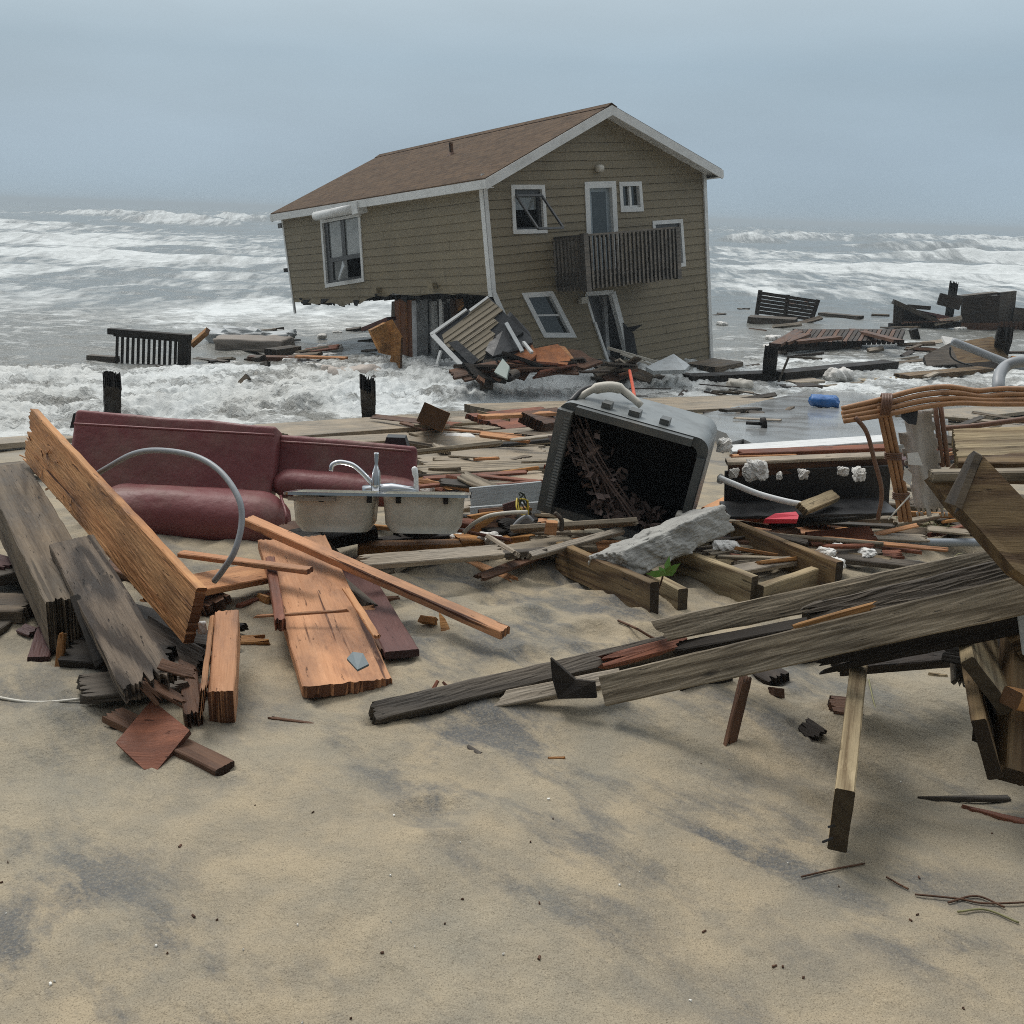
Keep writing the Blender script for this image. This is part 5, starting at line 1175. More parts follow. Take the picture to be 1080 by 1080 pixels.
grass('grass_clump', 'tangle of green and straw coloured grass beside the rattan chair', 985, 556, 260, 24, 5, M['straw'], .08, .3)
grass('grass_clump', 'fresh green blades in the tangle under the torn cloth', 965, 553, 90, 30, 5, plain('green_straw', (.12, .16, .05), .6, .3, 20, .1), .08, .28)
grass('grass_clump', 'sparse dry grass strewn below the grey pipe', 905, 582, 120, 40, 4, M['straw'], .05, .16)
for i, (pts, lab) in enumerate((([(845, 925), (880, 917), (912, 911)], 'long thin reed on the sand by the plank foot'), ([(965, 944), (1010, 947), (1040, 951), (1090, 950)], 'longer dark reed lying at the lower right edge'), ([(1000, 951), (1030, 944), (1060, 955)], 'short reed crossing the longer dark reed'), ([(935, 925), (948, 933), (958, 938)], 'short dark curved twig on the sand lower right'), ([(1010, 962), (1040, 958), (1075, 972)], 'thin pale reed at the lower right edge'), ([(912, 700), (920, 735), (930, 770)], 'dry stem drooping beside the pale topped plank'))):
    tube_obj('reed', lab, 'reed', [G(a, b, .006) for a, b in pts], .0028, M['straw'] if i in (4, 5) else M['brown'], 5)
# small things lying on the open sand
rr = random.Random(21)
me_shell = [rbox(.016, .011, .006, .002, 2), rbox(.011, .009, .005, .002, 2)]
proto = {}
for i in range(60):
    px, py = rr.uniform(-20, 1100), 700 + 400 * rr.random() ** .8
    if py < 780 and (px < 260 or px > 600): continue
    dark = rr.random() < .62; k = (dark, i % 2)
    p = G(px, py, .002)
    if k not in proto:
        vs, fs = me_shell[i % 2]; vs, fs = rock(vs, fs, .004, 160, i)
        o = mobj('bark_crumb' if dark else 'shell_fragment', vs, fs, M['brown'] if dark else M['shellwhite']); proto[k] = o
    else:
        o = proto[k].copy(); COL.objects.link(o)
    o.matrix_world = Matrix.Translation(p) @ Matrix.Rotation(rr.uniform(0, 6), 4, 'Z') @ Matrix.Diagonal((rr.uniform(.3, 1.0) * (.9 if dark else .6), rr.uniform(.3, .9) * .7, .8, 1))
    tag(o, 'tiny dark bark crumb scattered on the open sand' if dark else 'tiny white shell fragment scattered on the open sand', 'crumb' if dark else 'shell', 'dark crumbs on the sand' if dark else 'shell fragments on the sand')

# ------------------------------------------------------------------ layered boards and sheets on the slope behind
def lay(label, a, b, w, t, mat, h=.06, roll=0, name='long_plank', cat='plank', rag=(.05, .05), **k): return board(name, label, G(*a, h), G(*b, h), w, t, mat, roll, cat=cat, rag=rag, **k)
lay('grey sheet with dark broken front edge just behind the couch top', (286, 458), (452, 446), .8, .09, M['tanboard'], .08, name='sand_washed_sheet', cat='sheet')
lay('sand washed sheet between sink tap and grey tub, topmost layer', (436, 470), (585, 456), .55, .05, M['tanboard'], .06, name='sand_washed_sheet', cat='sheet')
lay('long dark warped plank right of the couch end', (436, 472), (552, 487), .22, .07, M['grey'], .06)
lay('black strip lying across the sand washed sheets', (500, 472), (582, 464), .07, .03, M['blackrot'], .12, name='strip', cat='strip')
lay('grey sheet with cracked front edge left of the tub', (438, 486), (580, 480), .5, .05, M['tanboard'], .06, name='sand_washed_sheet', cat='sheet')
lay('long grey plank with shadowed lower edge left of the tub', (440, 500), (580, 492), .28, .07, M['grey_tan'], .07)
lay('lowest tan sheet behind the white panel', (436, 512), (576, 505), .35, .05, M['tanboard'], .06, name='sand_washed_sheet', cat='sheet')
lay('thin red brown splinter lying behind the sink right side', (440, 514), (494, 509), .05, .02, M['redbrown'], .13, name='splinter', cat='splinter')
lay('long thin red brown lath above the white panel', (500, 514), (572, 508), .03, .02, M['redbrown'], .14, name='lath', cat='lath')
board('siding_strip', 'white panel standing on edge between sink and tub', D(496, 527, 5.7), D(572, 520, 5.75), .14, .02, M['sheet_grey'], roll=80, cat='panel', rag=(.0, .01))
board('siding_strip', 'lower white siding strip under the white panel', D(496, 541, 5.6), D(570, 535, 5.65), .07, .02, M['sheet_grey'], roll=80, cat='panel', rag=(.0, .01))
lay('tan sheet with ragged dark end behind the grey tub', (520, 437), (840, 424), 1.6, .12, M['tanboard'], .08, name='sand_washed_sheet', cat='sheet', roll=-3, cut=(0, .4))
lay('rotten black board end under the ragged tan sheet behind the tub', (640, 440), (842, 430), .5, .16, M['blackrot'], -.02, name='plank_scrap', cat='plank scrap')
lay('red brown broken floor panel left of the tub top', (512, 447), (590, 438), .6, .06, M['redbrown'], .12, roll=10, name='floor_panel', cat='panel')
lay('orange lath on the broken floor panel left of the tub', (506, 440), (584, 436), .12, .04, M['orange'], .28, name='lath', cat='lath')
lay('dark splinter heap at the tub top left corner', (560, 446), (596, 440), .3, .12, M['brown'], .2, roll=20, name='plank_scrap', cat='plank scrap')
board('cabinet_box', 'small orange wooden box standing on the wet sand', G(457, 440, .12), G(457, 440, .34), .27, .2, M['honey'], cat='box', chip=.005, up=(.3, -1, 0))
lay('dark red board at the foot of the small orange box', (460, 451), (480, 447), .2, .05, M['redbrown'], .05, name='plank_scrap', cat='plank scrap')
lumpy('white_bag', 'flat white bag on the layered boards behind the couch', 'bag', G(484, 463, .06), (.34, .2, .1), M['cloth_white'], 2, 5, .3)
lumpy('shell_stone', 'pale rounded sandbag lump behind the grey tub', 'bag', G(779, 407, .1), (.5, .35, .25), M['offwhite'], 8, 0, .25)
lumpy('white_bag', 'bright white sack beside the boards at centre right', 'bag', G(885, 397, .15), (.6, .4, .33), M['cloth_white'], 9, 20, .25)
bb = lumpy('blue_bag', 'blue and silver printed bag on the wet slab', 'bag', G(869, 423, .26), (.44, .3, .15), M['blue'], 5, -8, .35)
lumpy('silver_base', None, None, G(868, 428, .19), (.42, .28, .09), M['sheet_grey'], 6, -8, .25, parent=bb)
bpy.data.objects['silver_base'].parent = bb; bpy.data.objects['silver_base'].matrix_parent_inverse = bb.matrix_world.inverted()
for k, (a, b, w, m_, lab) in enumerate((((300, 470), (438, 462), .35, 'tanboard', 'narrow tan sheet just behind the right couch half'), ((560, 462), (600, 455), .4, 'grey', 'grey board stub tucked behind the tub left edge'), ((430, 462), (520, 452), .25, 'grey_tan', 'grey tan plank in front of the small orange box'), ((620, 452), (700, 446), .5, 'tanboard', 'tan sheet corner visible over the tub lid'),
        ((940, 470), (1090, 452), .5, 'tanboard', 'sand washed sheet behind the rattan arm at right'), ((990, 440), (1100, 428), .7, 'tanboard', 'upper sand washed sheet behind the rattan arm at right'), ((940, 486), (1010, 478), .2, 'maroon', 'maroon plank behind the rattan cloth'), ((1000, 466), (1095, 460), .25, 'pale', 'pale plank behind the stacked tan boards'), ((-30, 470), (70, 462), .5, 'tanboard', 'sand washed sheet behind the yellow board at far left'), ((-30, 500), (40, 492), .3, 'grey', 'grey plank behind the thick timber at far left'))):
    lay(lab, a, b, w, .06, M[m_], .07, name='long_plank' if m_ != 'tanboard' else 'sand_washed_sheet', cat='plank' if m_ != 'tanboard' else 'sheet')
# wet concrete slab
wet = plain('wet_concrete', (.25, .255, .25), .16, .18, 1.5, .12, bscale=8, dirt=(.2, .19, .17), dirt_amt=.4)
top = [(690, 448), (752, 452), (766, 457), (772, 466), (784, 463), (797, 469), (806, 476), (840, 478), (880, 476), (945, 470), (1000, 462), (1000, 440), (900, 412), (850, 413), (770, 430)]
tp_ = [G(a, b, .13) for a, b in top]; zz = sum(p.z for p in tp_) / len(tp_)
slab = prism_obj('concrete_slab', 'wide wet concrete slab with a broken front edge behind the cabinet', 'slab', tp_, .2, wet, Vector((0, 0, 1)))
mb = MB(); hpts = [G(787, 446, .17), G(803, 447, .17)]; mb.tube(hpts, .02, 8); hm = mobj('bolt', mb.v, mb.f, M['blackrot'], None, smooth=True); tag(hm, 'big rusty bolt with a round head lying on the wet slab', 'bolt')
mb = MB(); mb.tube([hpts[1], hpts[1] + Vector((.05, 0, .01))], .07, 12); o = mobj('head', mb.v, mb.f, M['blackrot'], None, smooth=True); o.parent = hm
lay('thin dark stick on the wet slab left of the bolt', (762, 433), (800, 431), .12, .04, M['darkgrey'], .17, name='splinter', cat='splinter')
lay('small dark stick on the wet slab near the blue bag', (884, 421), (905, 419), .06, .03, M['darkgrey'], .16, name='splinter', cat='splinter')
# ------------------------------------------------------------------ posts standing in the wash
def post(label, px, py0, py1, w, mat, lean=0, rag=.15, jag=None):
    a = G(px, py0, -.3); Y = G(px, py0).y; b = D(px + lean, py1, Y)
    return board('piling', label, a, b, w, w, mat, cat='post', rag=(0, rag), chip=.008, group='broken pilings', cut=(0, jag or 0))
post('broken piling in the foam behind the left end of the couch', 119, 462, 398, .22, M['blackrot'], -1, .1, .12)
post('thin jagged piling stump in the foam left of the orange box', 389, 452, 402, .2, M['blackrot'], -1, .35, .3)
post('black square piling standing right of the house front', 810, 412, 371, .27, M['blackrot'], 3, .06)
post('leaning dark piling at the right edge behind the collapsed roof', 1048, 392, 352, .36, M['blackrot'], 12, .05)
board('pole', 'thin dark stick leaning beside the black square piling', G(819, 408), D(832, 376, G(819, 408).y), .05, .04, M['darkgrey'], cat='stick')
# ------------------------------------------------------------------ deck railing in the water, left
RL = G(162, 386); Yr = RL.y
rail = tag(empty('deck_railing', RL), 'dark deck railing with thin balusters standing in the surf', 'railing')
def rlb(name, A, B, w, t, mat=M['blackrot'], roll=0): 
    o = board(name, None, A, B, w, t, mat, roll, parent=rail); return o
rlb('top_rail', D(115, 349, Yr), D(201, 356, Yr), .2, .12); rlb('post', D(194, 388, Yr), D(195, 353, Yr), .22, .22)
rlb('end_rail', D(120, 352, Yr - .05), D(190, 358, Yr - .05), .05, .1)
for k in range(12):
    x = 123 + k * 5.6; rlb('baluster', D(x, 385 + k * .1, Yr), D(x + .8, 353 + k * .5, Yr), .05, .05)
lay('dark board lying in the water at the foot of the deck railing', (142, 387), (215, 390), .3, .1, M['darkgrey'], .02, name='driftwood_board', cat='board')
lay('grey board drifting left of the deck railing', (94, 377), (124, 379), .2, .12, M['darkgrey'], .06, name='driftwood_board', cat='board')
board('driftwood_board', 'tan post end sticking up right of the deck railing', D(203, 363, Yr + .6), D(219, 349, Yr + .5), .2, .1, M['honey'], cat='post', roll=30)
lay('long dark plank floating under the deck railing right side', (200, 378), (240, 382), .2, .06, M['darkgrey'], .03, name='driftwood_board', cat='board')
# floating scraps, left
lumpy('mattress', 'grey brown mattress lump floating by the left wall of the house', 'mattress', G(268, 363, .1), (1.7, 1.0, .34), plain('wet_mattress', (.25, .22, .19), .8, .2, 4, .3), 12, -4, .5, rf=.2)
lumpy('white_sheet', 'white plastic sheet bunched behind the floating mattress', 'sheet', G(262, 358, .1), (2.0, .8, .42), M['sheet_grey'], 14, 4, .9, rf=.2, smooth=False)
lay('orange topped board floating below the mattress', (262, 378), (372, 380), .3, .12, M['brown'], .06, name='driftwood_board', cat='board')
lay('bright orange strip on the floating brown board', (312, 376), (366, 378), .22, .05, M['orange'], .17, name='driftwood_board', cat='board')
lay('long dark thin plank floating behind the mattress', (258, 351), (284, 352), .2, .06, M['redbrown'], .04, name='driftwood_board', cat='board')
lay('dark plank floating right of the mattress', (285, 372), (312, 368), .35, .16, M['darkgrey'], .1, name='driftwood_board', cat='board')
lay('pale flat sheet floating below the orange topped board', (328, 389), (384, 387), .6, .05, M['sheet_grey'], .05, name='floating_sheet', cat='sheet')
board('fin_board', 'dark fin shaped board end sticking out of the water', G(277, 393, -.1), D(284, 383, G(277, 393).y), .42, .06, M['darkgrey'], cat='board', roll=90, rag=(0, .3), taper=.25)
board('leaning_stick', 'grey slat sticking slantwise out of the foam', G(243, 417, -.05), D(262, 397, G(243, 414).y), .13, .08, M['grey'], cat='slat', roll=50)
board('leaning_stick', 'small dark twig end left of the slanted slat in the foam', G(219, 422, -.05), D(224, 414, G(219, 421).y), .1, .08, M['darkgrey'], cat='stick', roll=50)
board('leaning_stick', 'short dark stick in the foam right of the jagged stump', G(399, 410, -.05), D(393, 398, G(399, 409).y), .12, .1, M['darkgrey'], cat='stick', roll=50)
lumpy('pink_panel', 'pinkish white insulation heap washed up left of the room', 'insulation', G(372, 399, .05), (1.3, .6, .45), plain('pink_insulation', (.45, .40, .355), .9, .15, 6, .6, bscale=10, bd=.03), 17, 25, .5)
lay('cream board floating left below the fallen wall', (444, 405), (464, 402), .5, .05, plain('cream_board', (.55, .45, .3), .6), .05, name='floating_sheet', cat='sheet')
rr = random.Random(33)
def scatter(n, x0, x1, y0, y1, name, label, group, mats, smin, smax, cat='wood scrap'):
    for i in range(n):
        px, py = rr.uniform(x0, x1), rr.uniform(y0, y1); L = rr.uniform(smin, smax); p = G(px, py, .03); az = rr.gauss(0, .5)
        d = Vector((math.cos(az), math.sin(az), rr.uniform(-.08, .2))) * L
        board(name, label, p, p + d, rr.uniform(.05, .2), rr.uniform(.03, .09), M[rr.choice(mats)], rr.uniform(-30, 30), cat=cat, group=group, rag=(.08, .08))
scatter(26, 215, 400, 347, 384, 'wood_scrap', 'small loose wood scrap drifting left of the house', 'wood scraps drifting left of the house', ['darkgrey', 'brown', 'grey', 'dark', 'pale', 'redbrown'], .25, 1.0)
scatter(14, 385, 560, 385, 418, 'wood_scrap', 'small wood scrap tossed in the foam before the house', 'wood scraps in the foam before the house', ['darkgrey', 'orange', 'pale', 'dark', 'redbrown'], .2, .55)
scatter(40, 750, 960, 318, 392, 'wood_scrap', 'loose wood scrap floating in the wash right of the house', 'wood scraps right of the house', ['darkgrey', 'brown', 'grey', 'dark', 'pale', 'dark'], .25, 1.1)
scatter(24, 940, 1085, 362, 392, 'wood_scrap', 'loose wood scrap around the collapsed roof at the right', 'wood scraps round the collapsed roof', ['darkgrey', 'brown', 'grey', 'honey', 'pale', 'dark'], .25, .9)
for i in range(26):
    px, py = (rr.uniform(750, 1080), rr.uniform(330, 392)) if i < 15 else (rr.uniform(225, 400), rr.uniform(350, 388))
    s = rr.uniform(.12, .34)
    lumpy('foam_block', 'white foam scrap floating right of the house' if i < 15 else 'white foam scrap floating left of the house', 'foam scrap', G(px, py, .03), (s * 1.8, s, s * .5), M['cloth_white'], 50 + i, rr.uniform(0, 180), .35, 'white scraps right of the house' if i < 15 else 'white scraps left of the house', smooth=False)

# ------------------------------------------------------------------ the fallen wall corner leaning on the house
P0, P1, P2, P3 = D(456, 353, 19.6), D(515, 312, 19.95), D(560, 358, 19.4), D(492, 392, 19.05)
wp = tag(empty('fallen_wall', (P0 + P2) / 2), 'slab of tan siding wall with torn black membrane leaning on the house corner', 'wall section')
ex = (P1 - P0); ey = (P3 - P0); nz = ex.cross(ey).normalized()
if nz.y > 0: nz = -nz
def wpt(u, v, p): return P0 + ex * u + ey * v + nz * p
def wob(mb, name, mat): o = mobj(name, mb.v, mb.f, mat, None); o.parent = wp; o.matrix_parent_inverse = wp.matrix_world.inverted(); return o
mb = MB(); mb.prism([wpt(0, 0, 0), wpt(1, 0, 0), wpt(1, 1, 0), wpt(0, 1, 0)], .12, nz); wob(mb, 'membrane', M['membrane'])
sid = [(.10, .12), (.60, .10), (.66, .04), (.97, .03), (1.0, .42), (.82, .45), (.83, .58), (.66, .60), (.68, .72), (.58, .80), (.30, 1.0), (.18, .98), (.16, .7), (.05, .5), (.04, .3)]
mb = siding([[(a, -b) for a, b in sid]], -1, -.03, .105, lambda u, z, p: wpt(u, -z, p + .01), lip=.016); wob(mb, 'siding', M['siding2'])
mb = MB(); mb.prism([wpt(-.02, -.03, .05), wpt(.62, -.03, .05), wpt(.62, .015, .05), wpt(-.02, .03, .05)], .07, nz); mb.prism([wpt(.64, .03, .05), wpt(.98, .02, .05), wpt(.98, .06, .05), wpt(.64, .08, .05)], .02, nz)
mb.prism([wpt(-.03, .0, .05), wpt(.03, .03, .05), wpt(.04, .98, .05), wpt(-.02, .92, .05)], .07, nz); wob(mb, 'trim', M['white'])
mb = MB(); mb.prism([wpt(.08, .35, .07), wpt(.2, .42, .07), wpt(.24, .98, .07), wpt(.1, .99, .07)], .02, nz); wob(mb, 'torn_membrane', M['membrane'])
nzp = lambda px, py, Y: D(px, py, Y)
def heap(name, label, cat, pts, th, mat): return prism_obj(name, label, cat, [nzp(*p) for p in pts], th, mat)
heap('black_sheet', 'black house wrap sheet torn open right of the fallen wall', 'sheet', [(524, 346, 19.7), (538, 331, 19.9), (558, 352, 19.6), (562, 363, 19.4), (545, 372, 19.2), (520, 378, 19.0), (512, 372, 19.2)], .06, M['membrane'])
heap('black_sheet', 'black torn flap hanging above the house corner break', 'sheet', [(536, 338, 19.75), (541, 333, 19.8), (560, 356, 19.5), (556, 365, 19.4)], .05, M['black'])
board('trim_board', 'grey trim lath lying slantwise over the black sheet', D(534, 341, 19.5), D(551, 371, 18.95), .07, .05, M['sheet_grey'], cat='trim', roll=30)
board('trim_board', 'white trim lath poking from the orange rubble at the house corner', D(552, 361, 19.2), D(561, 372, 18.9), .06, .05, M['white'], cat='trim')
for i, (pts, mat, lab) in enumerate(((((535, 381), (561, 366), (566, 377), (546, 395), (537, 392)), 'rust', 'largest orange brown sheathing slab piled at the house corner'), (((563, 371), (588, 366), (602, 381), (598, 388), (566, 385)), 'rust', 'second orange brown slab piled under the racked window'),
        (((586, 367), (596, 369), (607, 384), (599, 388)), 'orange', 'orange plank end under the racked window'), (((599, 371), (613, 373), (629, 385), (613, 391), (601, 387)), 'brown', 'dark brown slab at the right end of the house rubble'))):
    heap('rubble_slab', lab, 'rubble', [(a_, b_, 18.75 + (392 - b_) * .03 + .1 * i) for a_, b_ in pts], .07, M[mat] if mat != 'rust' else plain('rusty_sheathing', (.40, .15, .055), .8, .35, 5, .7, dirt=(.07, .03, .02), dirt_amt=.7, dscale=3, bscale=12, bd=.03))
prism_obj('foam_board', 'pale green board leaning in the foam below the house corner', 'board', [D(522, 394, 18.3), D(531, 380, 18.5), D(538, 388, 18.3), D(535, 401, 18.1)], .05, plain('pale_green_board', (.30, .36, .33), .6))
tube_obj('pipe_stub', 'round open pipe end lying in the foam at the house corner', 'pipe', [D(536, 398, 18.2), D(544, 394, 18.5)], .09, M['darkgrey'], 14, sm=0, caps=False)
rr = random.Random(77)
def pile(n, x0, x1, y0, y1, Y0, label, group, mats, smin, smax):
    for i in range(n):
        f = rr.random(); px = x0 + (x1 - x0) * f; py = y0 + (y1 - y0) * f + rr.uniform(-5, 5); p = D(px, py, Y0 + rr.uniform(-.4, .4))
        d = Vector((rr.uniform(-1, 1), rr.uniform(-.6, .6), rr.uniform(-.2, .2))).normalized() * rr.uniform(smin, smax)
        board('broken_board', label, p - d / 2, p + d / 2, rr.uniform(.12, .4), rr.uniform(.03, .06), M[rr.choice(mats)], rr.uniform(-40, 40), cat='rubble', group=group, rag=(.03, .06))
pile(12, 494, 530, 388, 396, 18.9, 'dark broken board in the rubble under the fallen wall', 'broken boards under the fallen wall', ['blackrot', 'dark', 'darkgrey', 'brown'], .3, 1.0)
pile(16, 535, 628, 386, 388, 19.1, 'broken board in the rubble along the house foot', 'broken boards along the house foot', ['redbrown', 'brown', 'dark', 'blackrot', 'brown'], .3, 1.0)
pile(16, 630, 682, 386, 392, 20.3, 'grey broken board in the heap before the racked door', 'broken boards before the racked door', ['grey', 'darkgrey', 'brown', 'pale'], .3, .9)
cabt = tag(empty('tan_cabinet', D(408, 365, 21.6)), 'tan broken cabinet carcass hanging left of the wall studs', 'cabinet')
for nm, pts in (('side_panel', [(388, 348), (404, 340), (416, 371), (412, 375), (399, 372)]), ('front_panel', [(405, 341), (414, 337), (425, 356), (424, 388), (412, 388), (415, 372)])):
    prism_obj(nm, None, None, [D(a_, b_, 21.6 + (.02 if nm[0] == 's' else -.01) * (a_ - 412)) for a_, b_ in pts], .08, M['honey'], parent=cabt)
board('roof_edge', 'dark slanted edge on top of the tan cabinet carcass', D(386, 347, 22.3), D(413, 336, 21.9), .3, .08, M['maroon'], cat='board')
board('driftwood_board', 'dark board floating in front of the broken room', G(404, 390, .05), G(470, 392, .05), .3, .12, M['darkgrey'], cat='board', rag=(.1, .1))
board('driftwood_board', 'thin white batten floating before the broken room', G(438, 392, .1), G(462, 386, .2), .1, .05, M['white'], cat='batten')
board('batten', 'white batten standing in the inner doorway', D(461, 384, 20.9), D(465, 370, 21.0), .06, .05, M['white'], cat='batten')
# before the right half of the house
prism_obj('white_sheet', 'white crumpled board leaning at the house foot on the right', 'sheet', [D(681, 391, 20.4), D(710, 377, 21.0), D(727, 389, 20.6), D(722, 394, 20.2), D(688, 395, 20.2)], .08, M['sheet_grey'])
board('pale_pole', 'long cream pole leaning from the racked door to the white board', D(641, 367, 20.6), D(699, 384, 20.9), .06, .06, M['offwhite'], cat='pole')
board('pale_pole', 'shorter cream pole under the long cream pole', D(655, 373, 20.5), D(690, 386, 20.7), .05, .05, M['offwhite'], cat='pole')
tube_obj('strap', 'orange red strap hanging down before the racked door', 'strap', [D(664, 391, 19.0), D(667, 406, 17.2), D(670, 424, 15.3)], .03, M['orange_cord'], 6)
lay('dark beam lying along the house foot below the racked door', (624, 403), (726, 398), .5, .2, M['darkgrey'], .1, name='long_beam', cat='beam')
lay('long black beam right of the house foot, left half', (724, 402), (812, 398), .4, .25, M['blackrot'], .14, name='long_beam', cat='beam')
lay('long black beam right of the square piling', (820, 398), (940, 386), .4, .25, M['blackrot'], .14, name='long_beam', cat='beam')
lay('grey slab of wood by the right house corner', (738, 390), (768, 384), .8, .2, M['grey'], .12, name='plank_scrap', cat='plank scrap')
lay('pale board heap right of the square piling', (830, 404), (862, 402), .5, .1, M['pale'], .06, name='plank_scrap', cat='plank scrap')
lay('dark scrap lying right of the square piling foot', (824, 410), (862, 408), .35, .12, M['dark'], .06, name='plank_scrap', cat='plank scrap')
lay('tan plank reaching right from the white sack', (905, 402), (1010, 392), .3, .06, M['treated'], .08)
lay('brown plank crossing behind the tan plank at the white sack', (950, 398), (1040, 390), .4, .12, M['treated_dark'], .12)
lay('pale splinter lying on the brown plank near the collapsed roof', (976, 398), (988, 393), .12, .04, M['pale'], .22, name='splinter', cat='splinter')
lay('thin grey plank near the white sack foot', (870, 408), (930, 402), .16, .05, M['grey_tan'], .06)
# ------------------------------------------------------------------ wreckage in the surf, right
def grp(name, label, cat, px, py): return tag(empty(name, G(px, py)), label, cat)
def cbd(par, name, A, B, w, t, mat, roll=0, **k): return board(name, None, A, B, w, t, mat, roll, parent=par, **k)
Yb = G(830, 338).y
be = grp('slatted_bench', 'slatted wooden bench back tilted in the surf', 'bench', 830, 338)
for k in range(6):
    f = k / 5; cbd(be, 'slat', D(802 - 3.0 * f, 309 + f * 20, Yb), D(862 - 4 * f, 318 + f * 19, Yb), .11, .05, M['dark'], 85)
for x0, y0, x1, y1 in ((802, 306, 798, 332), (831, 311, 828, 334), (863, 316, 855, 340)): cbd(be, 'upright', D(x0, y0, Yb + .06), D(x1, y1, Yb + .06), .14, .07, M['dark'])
lay('grey seat board sunk in front of the slatted bench back', (790, 337), (840, 340), .9, .25, M['darkgrey'], .1, name='driftwood_board', cat='board')
lay('long low dark drift board right of the slatted bench', (866, 331), (908, 335), .5, .12, M['darkgrey'], .04, name='driftwood_board', cat='board')
dk = grp('deck_section', 'collapsed deck section with rows of joists awash right of the bench', 'deck', 880, 362)
cbd(dk, 'ledger', G(815, 366, .15), G(905, 362, .15), .3, .2, M['dark']); cbd(dk, 'ledger', D(838, 350, G(838, 352).y), D(950, 350, G(950, 352).y), .25, .15, M['dark'])
for k in range(24):
    x = 840 + k * 4.9; cbd(dk, 'joist', G(x - 12 + k * .3, 364 - k * .15, .2), G(x, 349.5, .38), .1, .12, M['dark'] if k % 3 else M['brown'])
for a, b in (((818, 364), (842, 350)), ((900, 348), (948, 360)), ((838, 361), (885, 356)), ((826, 362), (850, 353))): cbd(dk, 'loose_plank', G(*a, .35), G(*b, .45), .28, .08, M['brown'])
for x in (942, 966): cbd(dk, 'stub_post', G(x, 358), D(x - 3, 347, G(x, 358).y), .25, .2, M['blackrot'])
sr = grp('stair_railing', 'slanting dark stair railing with balusters in the surf at right', 'railing', 970, 345)
Ys = G(970, 346).y
cbd(sr, 'top_rail', D(942, 318, Ys), D(990, 340, Ys), .2, .15, M['darkgrey']); cbd(sr, 'side_panel', D(952, 333, Ys + .15), D(985, 341, Ys + .15), .5, .08, M['blackrot'], 85)
cbd(sr, 'bottom_rail', D(938, 344, Ys), D(1012, 342, Ys), .25, .2, M['blackrot'])
for k in range(4): cbd(sr, 'baluster', D(943 + k * 2.8, 342, Ys), D(944 + k * 2.8, 320 + k * 1.3, Ys), .07, .07, M['dark'])
for k in range(14): cbd(sr, 'floor_slat', D(952 + k * 4, 342 - k * .25, Ys - .2), D(953 + k * 4, 338 - k * .2, Ys + .3), .1, .05, M['brown'])
cbd(sr, 'loose_plank', D(957, 323, Ys + .3), D(981, 325, Ys + .3), .12, .12, M['dark'], 80); cbd(sr, 'loose_plank', D(965, 329, Ys + .3), D(1000, 336, Ys + .3), .15, .08, M['maroon'], 60)
cbd(sr, 'loose_plank', D(985, 342, Ys - .1), D(1014, 335, Ys - .1), .15, .08, M['pale'], 60)
post('tall thin post with a narrow tip among the wrecked stairs', 1000, 340, 300, .3, M['blackrot'], 6, .25, .1)
board('cross_plank', 'dark plank nailed across the tall thin post', D(990, 315, Ys - .3), D(1013, 321, Ys - .3), .38, .1, M['dark'], roll=85, cat='plank')
Yc = G(1040, 348).y
cbx = grp('shed_box', 'dark boxy cabin wreck standing in the surf at the right edge', 'shed', 1040, 348)
cbd(cbx, 'front_panel', D(1014, 330, Yc), D(1053, 328, Yc), 1.05, .12, M['dark'], 88); cbd(cbx, 'side_panel', D(1052, 326, Yc + .05), D(1069, 324, Yc + .5), 1.1, .12, M['darkgrey'], 88)
cbd(cbx, 'top_edge', D(1012, 313, Yc + .2), D(1050, 309, Yc + .3), .4, .08, M['darkgrey']); cbd(cbx, 'base_rail', D(1010, 346, Yc - .1), D(1100, 346, Yc - .1), .35, .15, M['brown'], 85)
cbd(cbx, 'low_wall', D(1068, 332, Yc + .3), D(1110, 336, Yc + .3), .5, .1, M['darkgrey'], 85)
for k in range(9): cbd(cbx, 'baluster', D(1056 + k * 5, 348, Yc - .2), D(1056 + k * 5, 339, Yc - .2), .08, .06, M['brown'])
rf = grp('collapsed_roof', 'olive grey collapsed roof piece lying folded at the right edge', 'roof piece', 1010, 392)
Yf = G(1000, 392).y
for pts, mat in (([(973, 379), (1000, 366), (1012, 388), (976, 390)], 'darkgrey'), ([(1000, 366), (1045, 359), (1064, 384), (1010, 388)], 'treated_dark'), ([(1005, 386), (1062, 383), (1070, 393), (1010, 394)], 'blackrot')):
    prism_obj('roof_panel', None, None, [D(a, b, Yf + (392 - b) * .03) for a, b in pts], .12, M[mat], parent=rf)
heap('white_sheet', 'white sheet sticking up behind the collapsed roof piece', 'sheet', [(992, 356, Yf + 1.5), (1004, 358, Yf + 1.5), (1010, 368, Yf + 1.2), (997, 366, Yf + 1.2)], .06, M['cloth_white'])
heap('white_sheet', 'second white sheet right of the first behind the collapsed roof', 'sheet', [(1018, 360, Yf + 1.6), (1030, 361, Yf + 1.6), (1026, 366, Yf + 1.4), (1016, 366, Yf + 1.4)], .06, M['cloth_white'])
Yh = G(1060, 400).y
tube_obj('conduit', 'bent grey conduit hose crossing the collapsed roof at the right edge', 'hose', [D(1004, 360, Yf - .3), D(1025, 368, Yf - .4), D(1050, 378, Yf - .6), D(1070, 385, Yf - .8), D(1100, 388, Yf - 1)], .09, M['steelpipe'], 12)
tube_obj('conduit', 'grey hose loop hooking down behind the rattan arm', 'hose', [D(1100, 380, 8.0), D(1072, 382, 8.0), D(1060, 387, 8.0), D(1054, 396, 7.9), D(1053, 408, 7.8), D(1054, 416, 7.8)], .045, M['steelpipe'], 12)
